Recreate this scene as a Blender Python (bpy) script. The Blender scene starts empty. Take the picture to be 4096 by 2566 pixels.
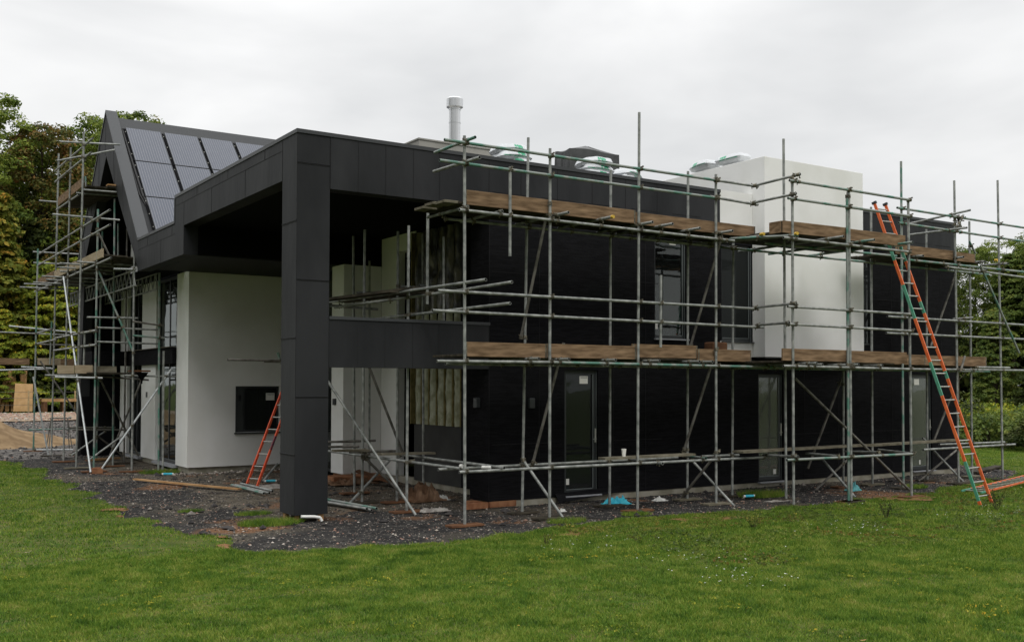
import bpy, math, random
import numpy as np
from mathutils import Vector, Matrix, noise as mn
random.seed(7); RNG=np.random.default_rng(7)
S=bpy.context.scene; COL=S.collection
R=math.radians
# ------------------------------------------------------------------ materials
def nodes(m):
    m.use_nodes=True; return m.node_tree.nodes,m.node_tree.links
def mat(name,c1,c2=None,scale=4.0,rough=.7,bump=0.0,bscale=60.0,spec=.3,metal=0.0,stretch=None,detail=4,lo=.4,hi=.6,coord='Object',trans=0.0):
    m=bpy.data.materials.new(name); N,K=nodes(m); b=N['Principled BSDF']
    b.inputs['Roughness'].default_value=rough; b.inputs['Metallic'].default_value=metal; b.inputs['Specular IOR Level'].default_value=spec
    tc=N.new('ShaderNodeTexCoord'); mp=N.new('ShaderNodeMapping'); K.new(tc.outputs[coord],mp.inputs[0])
    if stretch: mp.inputs['Scale'].default_value=stretch
    if c2 is not None:
        n=N.new('ShaderNodeTexNoise'); n.inputs['Scale'].default_value=scale; n.inputs['Detail'].default_value=detail; K.new(mp.outputs[0],n.inputs[0])
        r=N.new('ShaderNodeValToRGB'); r.color_ramp.elements[0].position=lo; r.color_ramp.elements[1].position=hi
        r.color_ramp.elements[0].color=(*c1,1); r.color_ramp.elements[1].color=(*c2,1)
        K.new(n.outputs[0],r.inputs[0]); K.new(r.outputs[0],b.inputs['Base Color'])
    else: b.inputs['Base Color'].default_value=(*c1,1)
    if bump>0:
        n2=N.new('ShaderNodeTexNoise'); n2.inputs['Scale'].default_value=bscale; n2.inputs['Detail'].default_value=3; K.new(mp.outputs[0],n2.inputs[0])
        bp=N.new('ShaderNodeBump'); bp.inputs['Strength'].default_value=bump; bp.inputs['Distance'].default_value=.02
        K.new(n2.outputs[0],bp.inputs['Height']); K.new(bp.outputs[0],b.inputs['Normal'])
    return m
M={}
M['zinc']=mat('dark_zinc',(.016,.017,.0185),(.028,.029,.031),.9,.64,.5,6,.18,stretch=(1,1,.35))
M['seam']=mat('seam',(.012,.012,.013),None,rough=.7)
M['slat']=mat('soffit_slat',(.016,.0165,.018),None,rough=.6)
M['trim']=mat('dark_trim',(.040,.043,.046),None,rough=.5,spec=.4)
M['membrane']=mat('black_membrane',(.0075,.0075,.0085),(.012,.012,.0135),2.5,.85,.6,9,.06,stretch=(1.5,1.5,14))
M['black']=mat('matt_black',(.006,.006,.007),None,rough=.9,spec=.06)
M['render']=mat('white_render',(.75,.75,.72),(.81,.81,.79),1.1,.9,.12,70,.15,detail=8)
M['render_grey']=mat('grey_render',(.28,.275,.25),(.34,.33,.30),1.2,.9,.05,60,.1)
M['concrete']=mat('concrete',(.24,.225,.17),(.36,.34,.28),3,.9,.3,30,.1)
M['frame']=mat('window_frame',(.03,.034,.036),None,rough=.4,spec=.4)
M['bead']=mat('frame_bead',(.16,.18,.18),None,rough=.4)
M['sill']=mat('sill_metal',(.30,.31,.33),(.36,.37,.39),5,.45,0,1,.5)
M['wood']=mat('scaffold_board',(.125,.08,.046),(.30,.20,.12),2.6,.85,.35,30,.1,stretch=(1,3,7),detail=9,lo=.36,hi=.70)
M['wood_pale']=mat('pale_board',(.27,.21,.135),(.40,.33,.23),3,.85,.2,30,.1,stretch=(1,2,8),lo=.3,hi=.7)
M['wood_grey']=mat('weathered_board',(.09,.08,.055),(.22,.20,.15),4,.9,.3,30,.1,stretch=(1,6,3),lo=.3,hi=.7)
M['wood_dark']=mat('wet_board',(.03,.027,.02),(.07,.06,.045),4,.9,.3,30,.1)
M['wood_new']=mat('new_timber',(.34,.19,.08),(.44,.27,.13),3,.8,.1,30,.15)
M['rust_wood']=mat('red_brown_board',(.10,.050,.028),(.17,.085,.045),3,.85,.2,30,.1)
M['osb']=mat('board_sheet',(.42,.26,.12),(.50,.32,.16),3,.9,.1,30,.1)
M['galv']=mat('galvanised_tube',(.15,.16,.15),(.34,.35,.33),7,.55,.15,40,.45,metal=.25,detail=6,lo=.35,hi=.65)
M['tubegreen']=mat('green_worn_tube',(.085,.20,.155),(.25,.27,.25),2.4,.6,.15,40,.4,metal=.15,detail=6,lo=.44,hi=.52)
M['tubedark']=mat('dirty_tube',(.10,.095,.08),(.20,.19,.17),7,.7,.15,40,.3,metal=.15)
M['tubebright']=mat('bright_tube',(.42,.45,.45),(.55,.57,.57),7,.45,.1,40,.5,metal=.35)
M['tubein']=mat('tube_hollow',(.015,.012,.01),None,rough=.9)
M['yellow']=mat('yellow_cap',(.55,.36,.05),None,rough=.6)
M['coupler']=mat('coupler_steel',(.075,.07,.055),(.20,.18,.13),25,.7,.2,60,.4,metal=.4)
M['orange']=mat('orange_fibreglass',(.62,.11,.025),(.70,.15,.04),8,.5,.05,40,.4)
M['redorange']=mat('red_orange_fibreglass',(.68,.085,.03),(.72,.11,.04),8,.5,.05,40,.4)
M['ladgreen']=mat('ladder_green',(.06,.27,.17),(.10,.30,.20),8,.55,.05,40,.4)
M['alu']=mat('aluminium',(.34,.34,.31),(.46,.46,.43),12,.45,.1,40,.5,metal=.4)
M['navy']=mat('navy_label',(.04,.04,.09),(.35,.08,.06),30,.5)
M['steel']=mat('stainless_flue',(.62,.63,.64),None,rough=.28,metal=.85,spec=.5)
M['white']=mat('white_plastic',(.75,.75,.72),None,rough=.5)
M['cup']=mat('paper_cup',(.78,.77,.72),None,rough=.7)
M['cyan']=mat('cyan_plastic',(.03,.38,.52),(.06,.50,.62),9,.5,.3,14)
M['teal']=mat('teal_plastic',(.10,.34,.36),None,rough=.5)
M['tarp']=mat('black_tarpaulin',(.035,.037,.037),(.05,.052,.052),4,.42,.5,5,.45)
M['rag']=mat('crumpled_white',(.5,.5,.47),(.65,.65,.62),9,.8,.4,20)
M['brick']=mat('terracotta',(.22,.095,.05),(.32,.16,.085),6,.9,.3,40,.1)
M['rust']=mat('rust_spoil',(.13,.075,.045),(.22,.14,.09),4,.95,.6,14,.05)
M['foil']=mat('insulation_foil',(.022,.021,.014),(.15,.135,.085),3.6,.3,1.0,9,.5,stretch=(1,1.6,.8),lo=.45,hi=.62)
M['batt']=mat('insulation_batt',(.22,.225,.13),(.38,.385,.28),5,.42,.9,11,.4)
M['stud']=mat('timber_stud',(.14,.12,.045),(.23,.19,.08),6,.85,.2,30)
M['board_grey']=mat('grey_board',(.042,.042,.040),(.056,.056,.053),1.4,.85,.1,30,.15)
M['roofdeck']=mat('flat_roof_membrane',(.10,.10,.10),None,rough=.8)
M['wire']=mat('fence_wire',(.10,.10,.09),None,rough=.6)
M['post']=mat('fence_post',(.34,.24,.13),(.42,.32,.18),5,.9)
M['sand']=mat('builders_sand',(.17,.115,.065),(.25,.175,.10),2.5,.95,.6,12,.05)
M['cable']=mat('black_conduit',(.02,.02,.02),None,rough=.6)
M['bark']=mat('bark',(.05,.04,.028),(.09,.075,.055),6,.95,.5,20,.05)
def glassmat(name,tint,op,rough=.03,ior=1.75,diffuse_col=(.02,.022,.022)):
    m=bpy.data.materials.new(name); N,K=nodes(m); N.remove(N['Principled BSDF']); out=N['Material Output']
    tr=N.new('ShaderNodeBsdfTransparent'); tr.inputs[0].default_value=(*tint,1)
    di=N.new('ShaderNodeBsdfDiffuse'); di.inputs[0].default_value=(*diffuse_col,1)
    gl=N.new('ShaderNodeBsdfGlossy'); gl.inputs['Roughness'].default_value=rough; gl.inputs[0].default_value=(.8,.86,.84,1)
    fr=N.new('ShaderNodeFresnel'); fr.inputs[0].default_value=ior
    n=N.new('ShaderNodeTexNoise'); n.inputs['Scale'].default_value=1.6; tc=N.new('ShaderNodeTexCoord'); K.new(tc.outputs['Object'],n.inputs[0])
    bp=N.new('ShaderNodeBump'); bp.inputs['Strength'].default_value=.10; bp.inputs['Distance'].default_value=.03; K.new(n.outputs[0],bp.inputs['Height'])
    K.new(bp.outputs[0],gl.inputs['Normal']); K.new(bp.outputs[0],fr.inputs['Normal'])
    m0=N.new('ShaderNodeMixShader'); m0.inputs[0].default_value=op; K.new(tr.outputs[0],m0.inputs[1]); K.new(di.outputs[0],m0.inputs[2])
    mx=N.new('ShaderNodeMixShader'); K.new(fr.outputs[0],mx.inputs[0]); K.new(m0.outputs[0],mx.inputs[1]); K.new(gl.outputs[0],mx.inputs[2]); K.new(mx.outputs[0],out.inputs[0])
    return m
M['glass']=glassmat('window_glass',(.8,.88,.85),.2,.03,1.7)
M['glasspainted']=glassmat('painted_reflection_glass',(.8,.85,.8),.6,.04,1.55,(.20,.215,.185))  # pale brightness of door reflections painted into the diffuse colour
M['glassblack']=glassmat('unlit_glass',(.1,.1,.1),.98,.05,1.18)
M['glassdark']=glassmat('dark_glass',(.4,.45,.45),.85,.03,1.42)
M['interior']=mat('interior_plaster',(.20,.20,.18),(.27,.27,.25),1,.9)
def solarmat():
    m=bpy.data.materials.new('solar_cells'); N,K=nodes(m); b=N['Principled BSDF']
    b.inputs['Roughness'].default_value=.28; b.inputs['Specular IOR Level'].default_value=.3
    tc=N.new('ShaderNodeTexCoord'); sp=N.new('ShaderNodeSeparateXYZ'); K.new(tc.outputs['Object'],sp.inputs[0])
    def f(op,a,bv=None):
        n=N.new('ShaderNodeMath'); n.operation=op
        K.new(a,n.inputs[0]) if not isinstance(a,float) else setattr(n.inputs[0],'default_value',a)
        if bv is not None: n.inputs[1].default_value=bv
        return n.outputs[0]
    a=f('ADD',sp.outputs[0],10.0); a=f('MULTIPLY',a,1/.0655); a=f('FRACT',a); a=f('LESS_THAN',a,.13)
    c=f('ADD',sp.outputs[1],10.02); c=f('MULTIPLY',c,1/.157); c=f('FRACT',c); c=f('LESS_THAN',c,.03)
    n=N.new('ShaderNodeTexNoise'); n.inputs['Scale'].default_value=5; K.new(tc.outputs['Object'],n.inputs[0])
    r=N.new('ShaderNodeValToRGB'); r.color_ramp.elements[0].color=(.056,.064,.088,1); r.color_ramp.elements[1].color=(.078,.088,.115,1); K.new(n.outputs[0],r.inputs[0])
    mx=N.new('ShaderNodeMix'); mx.data_type='RGBA'; K.new(c,mx.inputs[0]); K.new(r.outputs[0],mx.inputs[6]); mx.inputs[7].default_value=(.06,.065,.08,1)
    m2=N.new('ShaderNodeMix'); m2.data_type='RGBA'; K.new(a,m2.inputs[0]); K.new(mx.outputs[2],m2.inputs[6]); m2.inputs[7].default_value=(.19,.20,.22,1)
    K.new(m2.outputs[2],b.inputs['Base Color']); return m
M['solar']=solarmat()
def bagmat():
    m=bpy.data.materials.new('printed_bag'); N,K=nodes(m); b=N['Principled BSDF']; b.inputs['Roughness'].default_value=.45
    tc=N.new('ShaderNodeTexCoord'); sp=N.new('ShaderNodeSeparateXYZ'); K.new(tc.outputs['Object'],sp.inputs[0])
    n=N.new('ShaderNodeTexNoise'); n.inputs['Scale'].default_value=26; K.new(tc.outputs['Object'],n.inputs[0])
    def mt(op,a,v,w=None):
        q=N.new('ShaderNodeMath'); q.operation=op
        for i,x in enumerate((a,v,w)):
            if x is None: continue
            if isinstance(x,(int,float)): q.inputs[i].default_value=x
            else: K.new(x,q.inputs[i])
        return q.outputs[0]
    # green block on one half of each long side, a thin line along the rest
    x=sp.outputs[0]; z=sp.outputs[2]
    blk=mt('MULTIPLY',mt('MULTIPLY',mt('GREATER_THAN',x,.02),mt('LESS_THAN',x,.20)),mt('GREATER_THAN',z,.005))
    line=mt('MULTIPLY',mt('MULTIPLY',mt('GREATER_THAN',x,-.30),mt('LESS_THAN',x,.22)),mt('MULTIPLY',mt('GREATER_THAN',z,-.022),mt('LESS_THAN',z,-.004)))
    y=sp.outputs[1]; side=mt('GREATER_THAN',mt('ABSOLUTE',y,0),.178)
    g=mt('MULTIPLY',mt('MAXIMUM',blk,line),side)
    g=mt('MULTIPLY',g,mt('LESS_THAN',n.outputs[0],.62))
    mx=N.new('ShaderNodeMix'); mx.data_type='RGBA'; K.new(g,mx.inputs[0]); mx.inputs[6].default_value=(.56,.58,.60,1); mx.inputs[7].default_value=(.05,.33,.18,1)
    K.new(mx.outputs[2],b.inputs['Base Color'])
    n2=N.new('ShaderNodeTexNoise'); n2.inputs['Scale'].default_value=9; K.new(tc.outputs['Object'],n2.inputs[0])
    bp=N.new('ShaderNodeBump'); bp.inputs['Strength'].default_value=.6; bp.inputs['Distance'].default_value=.03; K.new(n2.outputs[0],bp.inputs['Height']); K.new(bp.outputs[0],b.inputs['Normal'])
    return m
M['bag']=bagmat()
# ------------------------------------------------------------------ mesh builder
WL={}
def wloc(o): return WL.get(o.name,Vector((0,0,0)))
class MB:
    def __init__(s): s.v=[]; s.f=[]; s.m=[]; s.sm=[]
    def add(s,vs,fs,mi=0,smooth=False):
        o=len(s.v); s.v+= [tuple(p) for p in vs]
        for f in fs: s.f.append(tuple(i+o for i in f)); s.m.append(mi); s.sm.append(smooth)
        return s
    def box(s,x0,x1,y0,y1,z0,z1,mi=0):
        return s.add([(x0,y0,z0),(x1,y0,z0),(x1,y1,z0),(x0,y1,z0),(x0,y0,z1),(x1,y0,z1),(x1,y1,z1),(x0,y1,z1)],
            [(0,3,2,1),(4,5,6,7),(0,1,5,4),(1,2,6,5),(2,3,7,6),(3,0,4,7)],mi)
    def prism(s,pts,axis,a,b,mi=0):
        # pts: 2D outline; axis 'x': (y,z) extruded over x ; 'y': (x,z) over y ; 'z': (x,y) over z
        n=len(pts); f={'x':lambda p,t:(t,p[0],p[1]),'y':lambda p,t:(p[0],t,p[1]),'z':lambda p,t:(p[0],p[1],t)}[axis]
        vs=[f(p,a) for p in pts]+[f(p,b) for p in pts]
        return s.add(vs,[tuple(range(n))[::-1],tuple(range(n,2*n))]+[(i,(i+1)%n,(i+1)%n+n,i+n) for i in range(n)],mi)
    def beam(s,p,q,w,h,mi=0,up=(0,0,1)):
        p=Vector(p);q=Vector(q);d=(q-p).normalized(); u=Vector(up)
        if abs(d.dot(u))>.98: u=Vector((0,1,0))
        x=d.cross(u).normalized()*w/2; y=x.normalized().cross(d).normalized()*h/2
        vs=[p-x-y,p+x-y,p+x+y,p-x+y,q-x-y,q+x-y,q+x+y,q-x+y]
        return s.add(vs,[(0,3,2,1),(4,5,6,7),(0,1,5,4),(1,2,6,5),(2,3,7,6),(3,0,4,7)],mi)
    def tube(s,p,q,r,n=10,mi=0,hollow=None,r2=None,cap=True):
        p=Vector(p);q=Vector(q);d=(q-p).normalized(); a=Vector((0,0,1)) if abs(d.z)<.9 else Vector((1,0,0))
        x=d.cross(a).normalized(); y=d.cross(x); r2=r if r2 is None else r2
        ring=lambda c,rr:[c+(x*math.cos(t)+y*math.sin(t))*rr for t in [2*math.pi*i/n for i in range(n)]]
        vs=ring(p,r)+ring(q,r2)
        s.add(vs,[(i,(i+1)%n,(i+1)%n+n,i+n) for i in range(n)],mi,True)
        if hollow is not None:
            for c,e,rr in ((p,d,r),(q,-d,r2)):
                vs=ring(c,rr)+ring(c,rr*.8)+ring(c+e*.05,rr*.8)
                s.add(vs,[(i,(i+1)%n,(i+1)%n+n,i+n) for i in range(n)],mi)
                s.add(vs,[(i+n,(i+1)%n+n,(i+1)%n+2*n,i+2*n) for i in range(n)]+[tuple(range(2*n,3*n))],hollow)
        elif cap: s.add(vs,[tuple(range(n))[::-1],tuple(range(n,2*n))],mi)
        return s
    def path(s,pts,r,n=8,mi=0):
        for a,b in zip(pts[:-1],pts[1:]): s.tube(a,b,r,n,mi)
        return s
    def build(s,name,mats,parent=None,origin=None):
        if not isinstance(mats,(list,tuple)): mats=[mats]
        A=np.array(s.v,float).reshape(-1,3); lo,hi=A.min(0),A.max(0)
        if origin is None: origin=(lo+hi)/2
        if parent is None and origin is not None: origin=np.array(((lo+hi)/2)); origin[2]=lo[2]
        A=A-np.array(origin)
        me=bpy.data.meshes.new(name); me.from_pydata(A.tolist(),[],s.f); 
        for x in mats: me.materials.append(M[x] if isinstance(x,str) else x)
        me.polygons.foreach_set('material_index',s.m); me.polygons.foreach_set('use_smooth',s.sm); me.update()
        o=bpy.data.objects.new(name,me); COL.objects.link(o); place(o,origin,parent); return o
def place(o,origin,parent):
    w=Vector(origin)
    if parent is not None: o.parent=parent; o.location=w-wloc(parent)
    else: o.location=w
    WL[o.name]=w
def empty(name,loc,label,cat,group=None):
    o=bpy.data.objects.new(name,None); COL.objects.link(o); o.location=loc; o.empty_display_size=.3; WL[o.name]=Vector(loc)
    tag(o,label,cat,group); return o
def tag(o,label=None,cat=None,group=None,kind=None):
    if label: o['label']=label
    if cat: o['category']=cat
    if group: o['group']=group
    if kind: o['kind']=kind
    return o
def bevel(o,w=.004,seg=1):
    md=o.modifiers.new('edge','BEVEL'); md.width=w; md.segments=seg; md.limit_method='ANGLE'; return o
def copy_tree(o,parent=None):
    c=o.copy(); COL.objects.link(c); c.parent=parent
    for ch in list(o.children): copy_tree(ch,c)
    return c
def npmesh(name,V,F,mats,origin=(0,0,0),smooth=False,mi=None,quad=False):
    V=np.asarray(V,np.float32)-np.array(origin,np.float32); F=np.asarray(F,np.int32); k=F.shape[1]
    me=bpy.data.meshes.new(name); me.vertices.add(len(V)); me.vertices.foreach_set('co',V.ravel())
    me.loops.add(F.size); me.loops.foreach_set('vertex_index',F.ravel()); me.polygons.add(len(F))
    me.polygons.foreach_set('loop_start',np.arange(0,F.size,k,dtype=np.int32)); me.polygons.foreach_set('loop_total',np.full(len(F),k,np.int32))
    for x in mats: me.materials.append(M[x] if isinstance(x,str) else x)
    if mi is not None: me.polygons.foreach_set('material_index',mi.astype(np.int32))
    me.polygons.foreach_set('use_smooth',np.full(len(F),smooth)); me.update(calc_edges=True)
    o=bpy.data.objects.new(name,me); COL.objects.link(o); o.location=origin; WL[o.name]=Vector(origin); return o
# ------------------------------------------------------------------ numeric noise
def vn(x,y,seed=0):
    xi=np.floor(x).astype(np.int64); yi=np.floor(y).astype(np.int64); fx=x-xi; fy=y-yi
    fx=fx*fx*(3-2*fx); fy=fy*fy*(3-2*fy)
    def h(a,b):
        n=(a*374761393+b*668265263+seed*1442695041)&0xffffffff; n=((n^(n>>13))*1274126177)&0xffffffff; return ((n^(n>>16))&0xffff)/65535.0
    return (h(xi,yi)*(1-fx)+h(xi+1,yi)*fx)*(1-fy)+(h(xi,yi+1)*(1-fx)+h(xi+1,yi+1)*fx)*fy
def fbm(x,y,seed=0,o=4):
    t=0;a=.5
    for i in range(o): t=t+a*vn(x,y,seed+i*17); x=x*2.03;y=y*2.03;a*=.5
    return t/(1-.5**o)
# ------------------------------------------------------------------ the house
H=empty('modern_house',(8,6,0),'unfinished two storey black clad house with white rendered parts and steep solar roof','house')
Z0=.10; FZ=5.23
def wallgrid(plane,at,th,u0,u1,z0,z1,ops,mats,name,parent=H):
    """wall slab with real openings; plane 'y' faces -Y, plane 'x' faces -X; th = thickness behind"""
    us=sorted({u0,u1,*[a for o in ops for a in o[:2]]}); zs=sorted({z0,z1,*[a for o in ops for a in o[2:]]})
    solid=lambda i,j:(0<=i<len(us)-1 and 0<=j<len(zs)-1 and not any(o[0]<=us[i]<o[1] and o[2]<=zs[j]<o[3] for o in ops))
    P=(lambda u,d,z:(u,at+d,z)) if plane=='y' else (lambda u,d,z:(at+d,u,z))
    b=MB()
    for i in range(len(us)-1):
        for j in range(len(zs)-1):
            if not solid(i,j): continue
            a,c,e,g=us[i],us[i+1],zs[j],zs[j+1]
            for d in (0,th): b.add([P(a,d,e),P(c,d,e),P(c,d,g),P(a,d,g)],[(0,1,2,3)])
            if not solid(i-1,j): b.add([P(a,0,e),P(a,th,e),P(a,th,g),P(a,0,g)],[(0,1,2,3)])
            if not solid(i+1,j): b.add([P(c,0,e),P(c,th,e),P(c,th,g),P(c,0,g)],[(0,1,2,3)])
            if not solid(i,j-1): b.add([P(a,0,e),P(c,0,e),P(c,th,e),P(a,th,e)],[(0,1,2,3)])
            if not solid(i,j+1): b.add([P(a,0,g),P(c,0,g),P(c,th,g),P(a,th,g)],[(0,1,2,3)])
    return b.build(name,mats,parent)
# corner pillar with folded seams
b=MB(); b.box(0,.55,0,.63,Z0,6.06)
for z in (5.59,3.76,1.93): b.box(.004,.546,-.006,.0,z-.012,z+.006,1); b.box(.004,.546,-.012,.002,z+.006,z+.016,0)
for z in (4.68,2.85,1.03): b.box(-.006,0,.004,.626,z-.012,z+.006,1); b.box(-.012,.002,.004,.626,z+.006,z+.016,0)
b.box(-.004,.004,-.004,.004,Z0,6.05,1)
tag(bevel(b.build('corner_pillar',['zinc','seam'],H),.006),'tall dark zinc clad corner pillar with folded horizontal seams')
# front fascia (Y=0), with joints
b=MB(); b.box(.553,9.09,-.003,.30,FZ,6.06)
for x in (.556,1.04,1.53,2.04,2.54,3.53,4.2,5.0,5.8,6.6,7.4,8.2): b.box(x-.004,x+.004,-.008,-.003,FZ+.002,6.05,1)
for k,x in enumerate((3.6,4.65,5.7,6.75,7.8)): b.box(x,x+.75,-.008,-.003,5.50,5.512,1)
b.build('front_fascia',['zinc','seam'],H)
b=MB(); b.box(-.015,9.10,-.018,.10,6.06,6.12); b.box(-.015,.10,.10,6.93,6.06,6.12); b.build('roof_edge_trim','trim',H)
# side fascia in plane X=0 (stepped)
b=MB(); b.prism([(.633,5.40),(6.26,5.40),(6.26,4.80),(10.12,4.80),(10.12,5.52),(6.92,5.50),(6.92,6.06),(.633,6.06)],'x',0,.30)
for y in (.637,): b.box(-.005,0,y-.004,y+.004,5.4,6.05,1)
for y in (2.44,4.38,6.25): b.box(-.005,0,y-.004,y+.004,5.41,5.885,1)
for y in (1.46,3.41,5.35): b.box(-.005,0,y-.004,y+.004,5.893,6.05,1)
b.box(-.005,0,.64,6.9,5.885,5.893,1); b.box(-.005,0,6.93,10.1,5.30,5.308,1); b.box(-.005,0,8.03,8.038,4.81,5.30,1); b.box(-.005,0,7.14,7.148,5.308,5.49,1); b.box(-.005,0,9.2,9.208,5.308,5.49,1)
b.build('side_fascia',['zinc','seam'],H)
b=MB(); b.box(-.015,.10,6.96,10.14,5.522,5.58); b.box(-.015,.10,6.925,6.955,5.52,6.05); b.build('step_trim','trim',H)
# soffits and roofs
b=MB(); b.box(.302,4.40,.302,6.26,5.42,5.50); b.build('terrace_soffit','black',H)
b=MB(); b.box(.302,4.6,6.262,6.90,4.83,5.499,0); b.box(.302,4.6,6.90,9.60,4.83,5.36,0); 
for k in range(22): y=6.32+k*.148; b.box(.31,4.0,y,y+.115,4.80,4.828,1)
b.build('slatted_soffit',['black','slat'],H)
b=MB(); b.prism([(.302,.302),(17.0,.302),(17.0,9.3),(4.4,9.3),(4.4,6.88),(.302,6.88)],'z',5.50,5.95); b.build('flat_roof','roofdeck',H)
b=MB(); b.box(.302,4.0,6.94,9.6,5.37,5.46); b.build('lower_roof','roofdeck',H)
# balcony band
b=MB(); b.box(.553,3.53,-.003,.22,2.40,3.16)
for x in (1.04,1.53,2.04,2.54,3.05): b.box(x-.003,x+.003,-.006,-.003,2.41,3.15,1)
b.build('balcony_band',['zinc','seam'],H)
b=MB(); b.box(.55,3.55,-.02,.24,3.16,3.21); b.build('band_trim','trim',H)
# long facade with openings
D1=(5.17,5.94,.13,2.40);D2=(10.19,10.94,.13,2.36);D3=(15.34,16.12,.13,2.38)
U1=(7.34,8.17,3.04,4.99);U2=(9.14,10.03,3.03,5.03);U3=(13.60,13.93,3.05,4.97)
wallgrid('y',.006,.16,3.53,17.12,Z0,FZ+.02,[D1,D2,D3,U1,U2,U3,(9.09,10.03,2.71,3.03)],['membrane'],'black_facade')
b=MB(); b.box(9.092,10.027,.0,.16,2.71,3.028); b.build('white_panel','render',H)
b=MB(); b.box(9.095,10.027,-.001,.16,5.255,6.12); b.build('white_panel','render',H)
# vertical joints and laps on the membrane
b=MB()
for x in (3.54,4.6,6.3,7.1,11.6,12.7,14.6,16.5): b.box(x,x+.006,0.0,.006,.11,5.2)
for z in (1.08,2.55,4.1):
    for x in (3.6,6.3,11.2,13.95): b.box(x,x+1.2,.001,.006,z,z+.008)
b.build('membrane_joint','seam',H)
b=MB(); b.box(13.17,17.12,-.006,.30,5.26,6.08)
for k,x in enumerate((13.9,14.7,15.5,16.3)): b.box(x,x+.6,-.011,-.006,5.52+.0*k,5.532,1)
b.build('rear_fascia',['zinc','seam'],H); b=MB(); b.box(13.17,17.14,-.02,.10,6.08,6.14); b.build('roof_edge_trim','trim',H)
b=MB(); b.box(3.6,17.05,.022,.16,-.1,Z0-.004); b.build('plinth','concrete',H)
# flapping membrane skirt by first door
b=MB(); b.add([(4.95,-.01,.16),(6.45,-.01,.22),(6.45,-.03,.12),(4.95,-.14,.005),(4.95,.01,.16),(6.45,.01,.22)],[(0,1,2,3),(0,3,4),(1,5,2),(0,4,5,1)]); b.build('membrane_skirt','membrane',H)
# return wall at the terrace corner and the long left wall
b=MB(); b.box(3.53,3.70,.168,.62,Z0,5.42); b.build('corner_return','membrane',H)
b=MB(); b.box(3.69,4.5,.45,.62,Z0,5.42); b.build('recess_return','membrane',H)
b=MB(); b.box(3.72,4.4,.30,.62,-.05,.10); b.box(4.42,4.6,.62,5.98,-.1,.12); b.build('plinth','concrete',H)
XL=4.40
b=MB(); b.box(XL,XL+.2,5.24,6.0,.12,5.42); b.box(XL,XL+.2,4.37,5.24,5.05,5.42); b.build('white_side_wall','render',H)
b=MB(); b.box(XL+.02,XL+.2,.62,4.37,.12,5.42); b.build('side_wall_core','black',H)
b=MB(); b.box(XL-.01,XL+.02,2.36,4.37,.10,1.28); b.build('grey_board','board_grey',H)
b=MB(); b.box(XL-.03,XL-.0,.62,2.36,.10,5.4); b.build('black_board','membrane',H)
def batts(z0,z1,ys,name,m,depth=.07):
    b=MB(); nz=14; ny=6
    for (y0,y1) in ys:
        vs=[];fs=[]
        for j in range(nz+1):
            for i in range(ny+1):
                t=i/ny; w=4*t*(1-t); y=y0+(y1-y0)*t; z=z0+(z1-z0)*j/nz
                d=depth*w**.5*(.75+.5*mn.noise(Vector((y*5,z*3,1.7))))+.03*mn.noise(Vector((y*14,z*9,3)))*w
                vs.append((XL+.015-d,y+.012*mn.noise(Vector((z*4,y,5)))*w,z))
        for j in range(nz):
            for i in range(ny): a=j*(ny+1)+i; fs.append((a,a+1,a+ny+2,a+ny+1))
        b.add(vs,fs,0,True)
    return b.build(name,m,H)
gaps=[2.40,2.72,3.05,3.38,3.71,4.03,4.35]
batts(1.29,2.62,[(a+.075,c-.03) for a,c in zip(gaps[:-1],gaps[1:])],'insulation_batt','batt')
b=MB()
for a in gaps: b.box(XL-.03,XL+.018,a-.012,a+.022,1.29,2.62)
b.build('timber_stud','stud',H)
batts(2.63,3.62,[(a+.075,c-.03) for a,c in zip(gaps[:-1],gaps[1:])],'insulation_batt','batt')
batts(3.63,5.35,[(a+.03,c-.02) for a,c in zip(gaps[:-1],gaps[1:])],'plastic_foil','foil',.11)
b=MB(); b.box(XL-.10,XL,4.355,4.385,1.29,5.36); b.build('timber_stud','stud',H)
# side window of the terrace wall
def window(name,plane,at,u0,u1,z0,z1,fw=.05,glass='glass',bead=True,parts=1,parent=H,label=None,sillmat=None,depth=.05,handle=None,leftframe=True):
    P=(lambda a,c,d0,d1,e,g,mb,mi=0: mb.box(a,c,at+d0,at+d1,e,g,mi)) if plane=='y' else (lambda a,c,d0,d1,e,g,mb,mi=0: mb.box(at+d0,at+d1,a,c,e,g,mi))
    f=MB(); P(u0,u0+fw,.06,.06+depth,z0,z1,f); P(u1-fw,u1,.06,.06+depth,z0,z1,f); P(u0+fw,u1-fw,.06,.06+depth,z0,z0+fw,f); P(u0+fw,u1-fw,.06,.06+depth,z1-fw,z1,f)
    w=(u1-u0-2*fw)/parts
    for k in range(1,parts): c=u0+fw+w*k; P(c-fw/2,c+fw/2,.062,.06+depth,z0+fw,z1-fw,f)
    if bead:
        P(u1-fw-.014,u1-fw,.052,.06,z0+fw,z1-fw,f,1); P(u0+fw,u1-fw,.052,.06,z0+fw,z0+fw+.014,f,1)
        P(u1-.008,u1,.048,.06,z0,z1,f,1)
    o=f.build(name,['frame','bead'],parent)
    if label: o['label']=label
    g=MB(); P(u0+fw-.004,u1-fw+.004,.075,.085,z0+fw-.004,z1-fw+.004,g); g.build('pane',glass,o)
    return o
def interior(x0,x1,y0,y1,z0,z1,m='interior'):
    b=MB(); b.add([(x0,y0,z0),(x1,y0,z0),(x1,y1,z0),(x0,y1,z0),(x0,y0,z1),(x1,y0,z1),(x1,y1,z1),(x0,y1,z1)],[(0,1,2,3),(4,7,6,5),(1,5,6,2),(2,6,7,3),(3,7,4,0)]); b.build('room_lining',m,H)
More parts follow.
